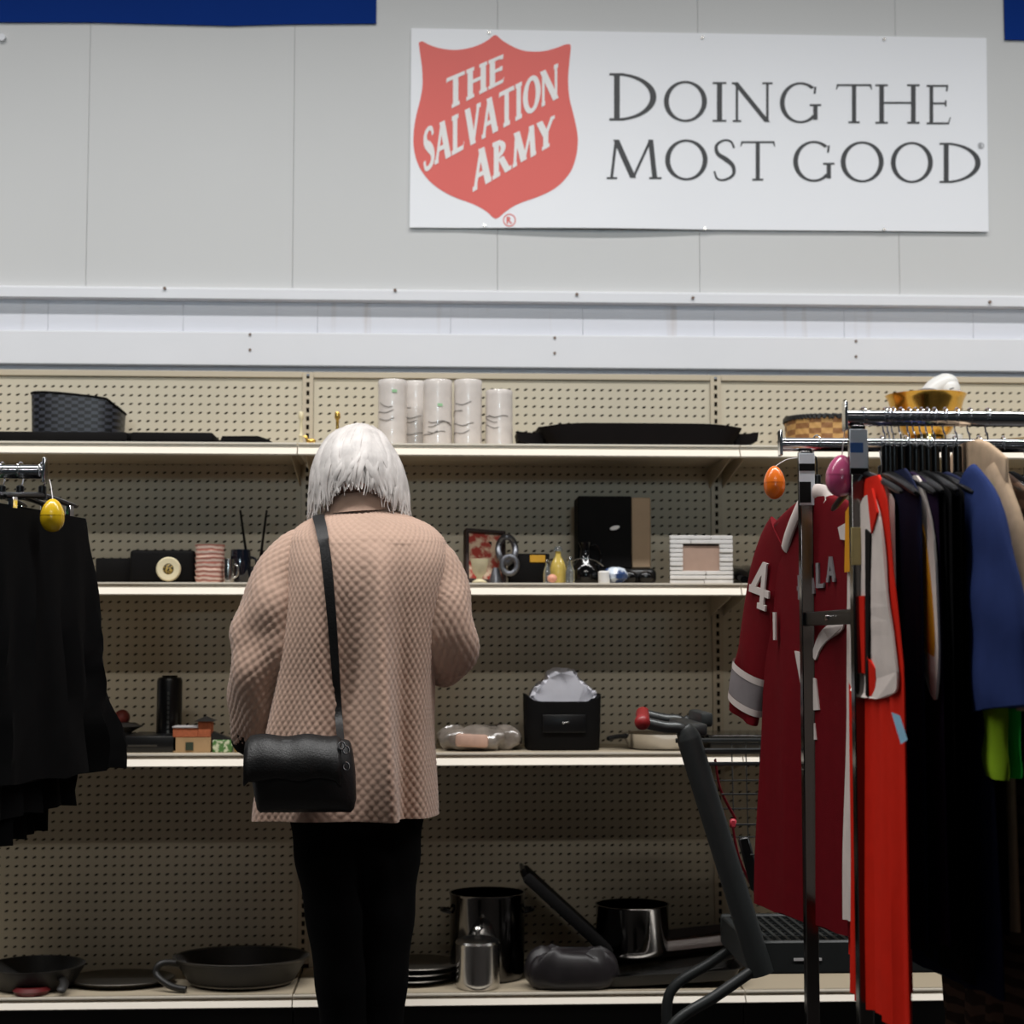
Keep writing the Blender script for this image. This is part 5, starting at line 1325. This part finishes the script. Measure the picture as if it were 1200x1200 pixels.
# brick house ornament
Yh = -.34; hx0, hx1 = X_(203, Yh, 860), X_(247, Yh, 860); hxm = X_(232, Yh, 860); hz1 = Z_(852, Yh); hz2 = Z_(844.5, Yh)
t = thing('house_ornament', 'miniature brick house ornament with dark roof on the third shelf', 'ornament', ((hx0+hx1)/2, Yh+.03, z))
M_BRK = mat('miniature_brick', (170, 96, 66), .8, var=.15, scale=120); M_TANW = mat('miniature_tan_wall', (170, 140, 104), .8, var=.1)
MB().box2(hx0, hx1, Yh, Yh+.06, z, z+.042, .001).build('lower_wall', M_TANW, t)
MB().box2(hx0-.001, hxm, Yh-.001, Yh+.06, z+.042, hz1, .001).build('upper_wall', M_BRK, t)
MB().box2(hxm, hx1, Yh-.001, Yh+.06, z+.042, hz2, .001).build('upper_wall', M_BRK, t)
MB().box2(hx0-.003, hxm, Yh-.004, Yh+.062, hz1, hz1+.004, .001).build('parapet', mat('pale_stone', (170, 166, 166), .7), t)
mb = MB(); xc_ = (hxm+hx1)/2; hw = (hx1-hxm)/2+.010
mb.add([(xc_-hw, Yh-.01, hz2), (xc_+hw, Yh-.01, hz2), (xc_+hw, Yh+.06, hz2), (xc_-hw, Yh+.06, hz2), (xc_, Yh+.025, hz2+.014)], [(3, 2, 1, 0), (0, 1, 4), (1, 2, 4), (2, 3, 4), (3, 0, 4)]); mb.build('roof', M_IRON, t, smooth=False)
MB().box2(X_(220, Yh), X_(229, Yh), Yh-.002, Yh+.002, z+.006, z+.028).build('window', mat('dark_green_paint', (44, 54, 38), .6), t)
t = thing('garden_ornament', 'small green and white miniature garden ornament beside the brick house', 'ornament', (X_(266, Yh), Yh+.03, z))
M_GWH = spot_mat('green_white_speckle', (84, 124, 70), (206, 210, 180), 110, .7, .55)
MB().box2(X_(249, Yh, 870), X_(272, Yh, 870), Yh, Yh+.04, z, z+.034, .002).build('hedge', M_GWH, t)
mb = MB(); mb.prism([(X_(246, Yh), z+.034), (X_(274, Yh), z+.034), (X_(268, Yh), z+.040), (X_(251, Yh), z+.056)], (0, Yh+.004, 0), (1, 0, 0), (0, 0, 1), (0, .04, 0)); mb.build('roof', M_IRON, t, smooth=False)
MB().box2(X_(274, Yh, 870), X_(286, Yh, 870), Yh, Yh+.03, z, z+.018, .003).build('base_block', mat('ochre_stone', (150, 122, 76), .7), t)
# bagged goods right of the person
def lumpy(name, label, cat, x0, x1, ytop, Y, dep, zb_, m, seed, parts=(), amp=.18):
    xa, xb_ = X_(x0, Y, ytop), X_(x1, Y, ytop); h = Z_(ytop, Y)-zb_; rg_ = np.random.default_rng(seed); ph = rg_.uniform(0, 6.28, 8)
    t = thing(name, label, cat, ((xa+xb_)/2, Y+dep/2, zb_)) if parts else None
    rings = []; NN = 48
    for i in range(13):
        tt = i/12; zz = zb_+h*(1-math.cos(PI*tt))/2; k = math.sin(PI*(.12+.82*tt))**.45; ring = []
        for q in range(NN):
            a = 2*PI*q/NN; w_ = 1+amp*.3*math.sin(3*a+ph[0]+tt*3)+amp*.22*math.sin(7*a+ph[1]-tt*5)+amp*.12*math.sin(13*a+ph[2]+tt*9)
            c_, s_ = math.cos(a), math.sin(a)
            ring.append(Vector(((xa+xb_)/2+(xb_-xa)/2*math.copysign(abs(c_)**.5, c_)*k*min(1.02, w_), Y+dep/2+dep/2*math.copysign(abs(s_)**.6, s_)*k*w_, max(zb_, zz+(h*.10*math.sin(5*a+ph[3])+h*.06*math.sin(11*a+ph[4]))*(tt if tt < .95 else .5)))))
        rings.append(ring)
    mb = MB(); mb.loft(rings)
    o = mb.build(name if t is None else 'bag', m, t, angle=50)
    if t is None: tag(o, label, cat)
    return t or o
M_PLASTIC = mat('cloudy_plastic_wrap', (120, 112, 104), .14, 0, var=.35, scale=26, bump=.6, bscale=60, coat=.8)
t = lumpy('plastic_bag', 'clear plastic bag of small goods on the third shelf beside the coat', 'bag', 511, 613, 853, -.33, .2, z, M_PLASTIC, 3, parts=(1,), amp=.4)
MB().box((X_(553, -.345, 868), -.338, Z_(868, -.345)), (.09, .03, .035), .008, 2, R=Matrix.Rotation(.05, 3, 'Y')).build('pink_pack', mat('pale_pink_pack', (196, 160, 142), .5, var=.15), t)
# black basket with white cloth
Yb = -.32; bx0, bx1 = X_(616, Yb, 850), X_(706, Yb, 850); bz1 = Z_(818, Yb)
t = thing('fabric_bin', 'black bin stuffed with crumpled white cloth on the third shelf', 'bin', ((bx0+bx1)/2, Yb+.09, z))
mb = MB(); rings = []
for tt, k in ((0, .94), (.03, .96), (.5, .985), (1, 1.0)):
    rings.append([Vector(((bx0+bx1)/2+(bx1-bx0)/2*k*math.copysign(abs(math.cos(a))**.3, math.cos(a)), Yb+.09+.09*k*math.copysign(abs(math.sin(a))**.3, math.sin(a)), z+(bz1-z)*tt+(.010*math.cos(2*a) if tt == 1 else 0))) for a in [2*PI*q/48 for q in range(48)]])
rings.append([Vector(((p.x-(bx0+bx1)/2)*.93+(bx0+bx1)/2, (p.y-Yb-.09)*.9+Yb+.09, p.z-.002)) for p in rings[-1]]); rings.append([p-Vector((0, 0, .05)) for p in rings[-1]])
mb.loft(rings); mb.build('bin_body', M_BLACKM, t)
MB().box((X_(661, Yb, 848), Yb-.001, Z_(848, Yb)), (.12, .006, .05), .003, 2).build('front_panel', M_BLACKP, t)
MB().box((X_(663, Yb, 847), Yb-.0045, Z_(847, Yb)), (.020, .002, .004), .0008, R=Matrix.Rotation(-.2, 3, 'Y')).build('metal_badge', M_STEEL, t)
P = [(621, 822), (627, 806), (640, 797), (645, 786), (672, 785), (681, 796), (695, 808), (701, 815), (690, 826), (668, 829), (640, 828)]
rings = []
for k, (dy, sc) in enumerate(((.02, .9), (.035, 1.0), (.08, 1.02), (.13, .95), (.15, .8))):
    cxp, cyp = 661, 815
    rings.append([Vector((X_(cxp+(px-cxp)*sc, Yb, 815), Yb+dy+.012*math.sin(i*2.3+k), Z_(cyp+(py-cyp)*sc, Yb)+.004*math.sin(i*1.7+k*2))) for i, (px, py) in enumerate([(q.x, q.y) for q in bez([(a, c, 0) for a, c in P+[P[0]]], 4)[:-1]])])
mb = MB(); mb.loft(rings); mb.build('white_cloth', mat('white_cotton', (206, 206, 214), .85, var=.05), t, angle=50)
# pans
def pan(name, label, cat, px, half, Y, zb_, h, m, handle=None, mh=None, bulge=.75, lid=False, group=None):
    x = X_(px, Y, 1100 if zb_ < .5 else 860); r = half/S_(Y)
    t = thing(name, label, cat, (x, Y, zb_), group)
    MB().lathe([(0, 0), (r*bulge, 0), (r*(bulge+.08), h*.12), (r*.98, h*.9), (r, h), (r*.965, h), (r*.94, h*.88), (r*(bulge+.03), h*.2), (0, h*.16)], (x, Y, zb_), 56).build('pan_body', m, t)
    if handle:
        P = bez([Vector((x, Y, zb_))+Vector(p) for p in handle], 6)
        MB().tube(P, [.011]*3+[.0125]*(len(P)-5)+[.012, .008], 10, flat=.55).build('pan_handle', mh or M_BLACKP, t)
    if lid:
        MB().lathe([(r*1.0, h), (r*.9, h+.012), (r*.5, h+.026), (r*.1, h+.032), (.008, h+.034), (.010, h+.05), (.016, h+.058), (.012, h+.064), (0, h+.066)], (x, Y, zb_), 48).build('lid', m, t)
    return t
pan('frying_pan', 'silver frying pan with dark handle on the third shelf behind the cart handle', 'pan', 778, 50, -.24, z, .045, M_STEEL, [(-.10, -.03, .038), (-.14, -.04, .036), (-.165, -.045, .03)], M_BLACKP)
t = thing('griddle_plate', 'flat black griddle on the third shelf behind the cart basket', 'griddle', (X_(872, -.24), -.22, z))
MB().box2(X_(832, -.3, 870), X_(925, -.3, 870), -.3, -.08, z, z+.030, .006, 2).build('plate', M_BLACKP, t)
MB().box2(X_(830, -.3, 870), X_(928, -.3, 870), -.305, -.075, z+.034, z+.042, .003).build('lid', M_BLACKG, t)

# --- bottom shelf
z = Z4
pan('frying_pan', 'dark frying pan with red base at the bottom left edge', 'pan', 42, 56, -.24, z, .062, M_IRON, [(.07, -.06, .045), (.10, -.10, .03), (.095, -.13, .012)], M_IRON, .7)
MBx = MB().lathe([(0, 0), (.042, 0), (.05, .012), (.04, .02), (0, .02)], (X_(35, -.36, 1140), -.335, z), 24)
tag(MBx.build('red_dish', mat('deep_red_enamel', (92, 18, 20), .5)), 'small deep red dish in front of the dark frying pan', 'dish')
xo = X_(140, -.22, 1130)
tag(MB().lathe([(0, 0), (.10, 0), (.118, .004), (.138, .016), (.135, .018), (.115, .008), (0, .005)], (xo, -.2, z), 56, 1.08, .85).build('oval_platter', M_DULL), 'flat oval metal platter between the frying pan and roasting pan', 'platter')
t = thing('roasting_pan', 'wide shallow dark pan with lid and looped handle on the bottom shelf', 'pan', (X_(283, -.22, 1120), -.22, z))
xr = X_(283, -.22, 1120); rr_x = 77/S_(-.22)
MB().lathe([(0, 0), (rr_x*.62, 0), (rr_x*.74, .008), (rr_x*.8, .016), (rr_x*.98, .07), (rr_x*1.0, .074), (rr_x*.96, .074), (rr_x*.7, .012), (0, .01)], (xr, -.22, z), 64, 1, .82).build('pan_body', M_IRON, t)
MB().tube([(xr+rr_x*math.cos(a), -.22+rr_x*.82*math.sin(a), z+.074) for a in [2*PI*k/64 for k in range(64)]], .0035, 6, closed=True).build('rim', M_DULL, t)
MB().tube([(xr+rr_x*.76*math.cos(a), -.22+rr_x*.64*math.sin(a), z+.010) for a in [2*PI*k/64 for k in range(64)]], .0032, 6, closed=True).build('base_rim', M_DULL, t)
MB().tube(bez([(xr-rr_x*.80, -.27, z+.064), (xr-rr_x*1.1, -.30, z+.072), (xr-rr_x*1.18, -.31, z+.045), (xr-rr_x*.95, -.335, z+.018), (xr-rr_x*.72, -.345, z+.010)], 7), .0095, 10).build('pan_handle', M_IRON, t)
# pewter plates partly behind the trousers
for k in range(3):
    tag(MB().lathe([(0, 0), (.075, 0), (.085, .003), (.118, .016), (.116, .018), (.08, .006), (0, .004)], (X_(485+3*k, -.22, 1130), -.2, z+.0165*k), 48).build('pewter_plate', M_DULL), ['lowest', 'middle', 'top'][k]+' of three pewter plates stacked right of the trousers', 'plate', 'pewter plates')
# stock pot, small saucepan
def pot(name, label, px, half, ytop, Y, m, lid=False, handles=True):
    x = X_(px, Y, 1100); r = half/S_(Y); h = Z_(ytop, Y)-z
    t = thing(name, label, 'pot', (x, Y, z))
    MB().lathe([(0, 0), (r*.9, 0), (r*.97, .006), (r, .02), (r, h*.97), (r*1.03, h), (r*.98, h), (r*.96, .02), (0, .012)], (x, Y, z), 56).build('pot_body', m, t)
    if handles:
        for s_ in (-1, 1):
            MB().tube(bez([(x+s_*r*.98, Y-.03, z+h*.78), (x+s_*(r+.022), Y-.02, z+h*.8), (x+s_*(r+.022), Y+.02, z+h*.8), (x+s_*r*.98, Y+.03, z+h*.78)], 5), .0045, 8).build('pot_handle', M_BLACKP, t)
    if lid:
        MB().lathe([(r*1.03, h), (r*.98, h+.006), (r*.6, h+.016), (r*.15, h+.02), (.006, h+.022), (.008, h+.03), (.013, h+.037), (.009, h+.043), (0, h+.044)], (x, Y, z), 40).build('lid', m, t)
    return t
pot('stock_pot', 'tall shiny dark stock pot on the bottom shelf', 571, 43, 1045, -.17, mat('dark_polished_steel', (96, 94, 92), .1, 1.0, var=.05))
pot('saucepan', 'small polished steel saucepan with lid in front of the stock pot', 560, 25.5, 1104, -.31, M_STEEL, lid=True, handles=False)
# slanting black griddle lid
a = at(614, 1022, -.2); c = at(712, 1112, -.2); d = (c-a).normalized(); nn_ = Vector((d.z, 0, -d.x))
c.z = max(c.z, z+.02)
t = thing('folding_griddle', 'black griddle lid leaning diagonally beside the stock pot', 'griddle', ((a.x+c.x)/2, -.2, z))
R = Matrix.Rotation(math.atan2(-(c-a).z, (c-a).x), 3, 'Y')
MB().box((a+c)/2, ((c-a).length, .2, .030), .008, 2, R=R).build('lid', M_BLACKM, t)
MB().tube([a+Vector((.004, -.06, -.012)), a+Vector((-.004, -.06, .012)), a+Vector((-.004, .06, .012)), a+Vector((.004, .06, -.012))], .006, 8).build('handle', M_BLACKP, t)
MB().box2(X_(628, -.2, 1110), X_(715, -.2, 1110), -.29, -.09, z, z+.045, .008, 2).build('griddle_base', M_BLACKM, t)
lumpy('dark_bundle', 'dark lumpy cloth bag lying at the front of the bottom shelf', 'bag', 616, 728, 1118, -.375, .11, z, mat('dark_grey_nylon', (34, 30, 32), .45, var=.3, scale=18), 9, amp=.10)
# shiny pot and bowls, baking trays by the cart
z = Z4+.062
t = pot('steel_bowl', 'shiny steel pot standing on the baking trays near the cart', 741, 42, 1060, -.16, mat('dark_polished_steel', (96, 94, 92), .1, 1.0), handles=False)
z = Z4
def tray_(label, x0, x1, Y, dep, zb_, h, m, ang, pname='baking_tray'):
    xa, xb_ = X_(x0, Y, 1110), X_(x1, Y, 1110); cx_ = (xa+xb_)/2; R = Matrix.Rotation(ang, 3, 'Y'); mb = MB(); hw = (xb_-xa)/2
    rings = []
    for hz_, k in ((0, .92), (.002, .93), (h-.003, 1.0), (h, 1.04), (h, 1.0), (.006, .915)):
        rings.append([Vector((cx_, Y+dep/2, zb_))+R @ Vector((hw*k*math.copysign(abs(math.cos(a))**.25, math.cos(a)), dep/2*k*math.copysign(abs(math.sin(a))**.25, math.sin(a)), hz_)) for a in [2*PI*q/40 for q in range(40)]])
    mb.loft(rings); tag(mb.build(pname, m), label, 'tray', 'baking trays by the cart')
tray_('lower dark baking tray stacked by the cart on the bottom shelf', 694, 872, -.36, .28, z+.012, .03, M_IRON, -.05)
tray_('silver edged baking tray tilted on the dark trays by the cart', 720, 868, -.35, .26, z+.036, .022, M_STEEL, -.13)
tray_('brown roasting tray behind the silver edged tray by the cart', 770, 905, -.20, .17, z+.085, .03, mat('brown_enamel', (70, 52, 44), .4), -.10)
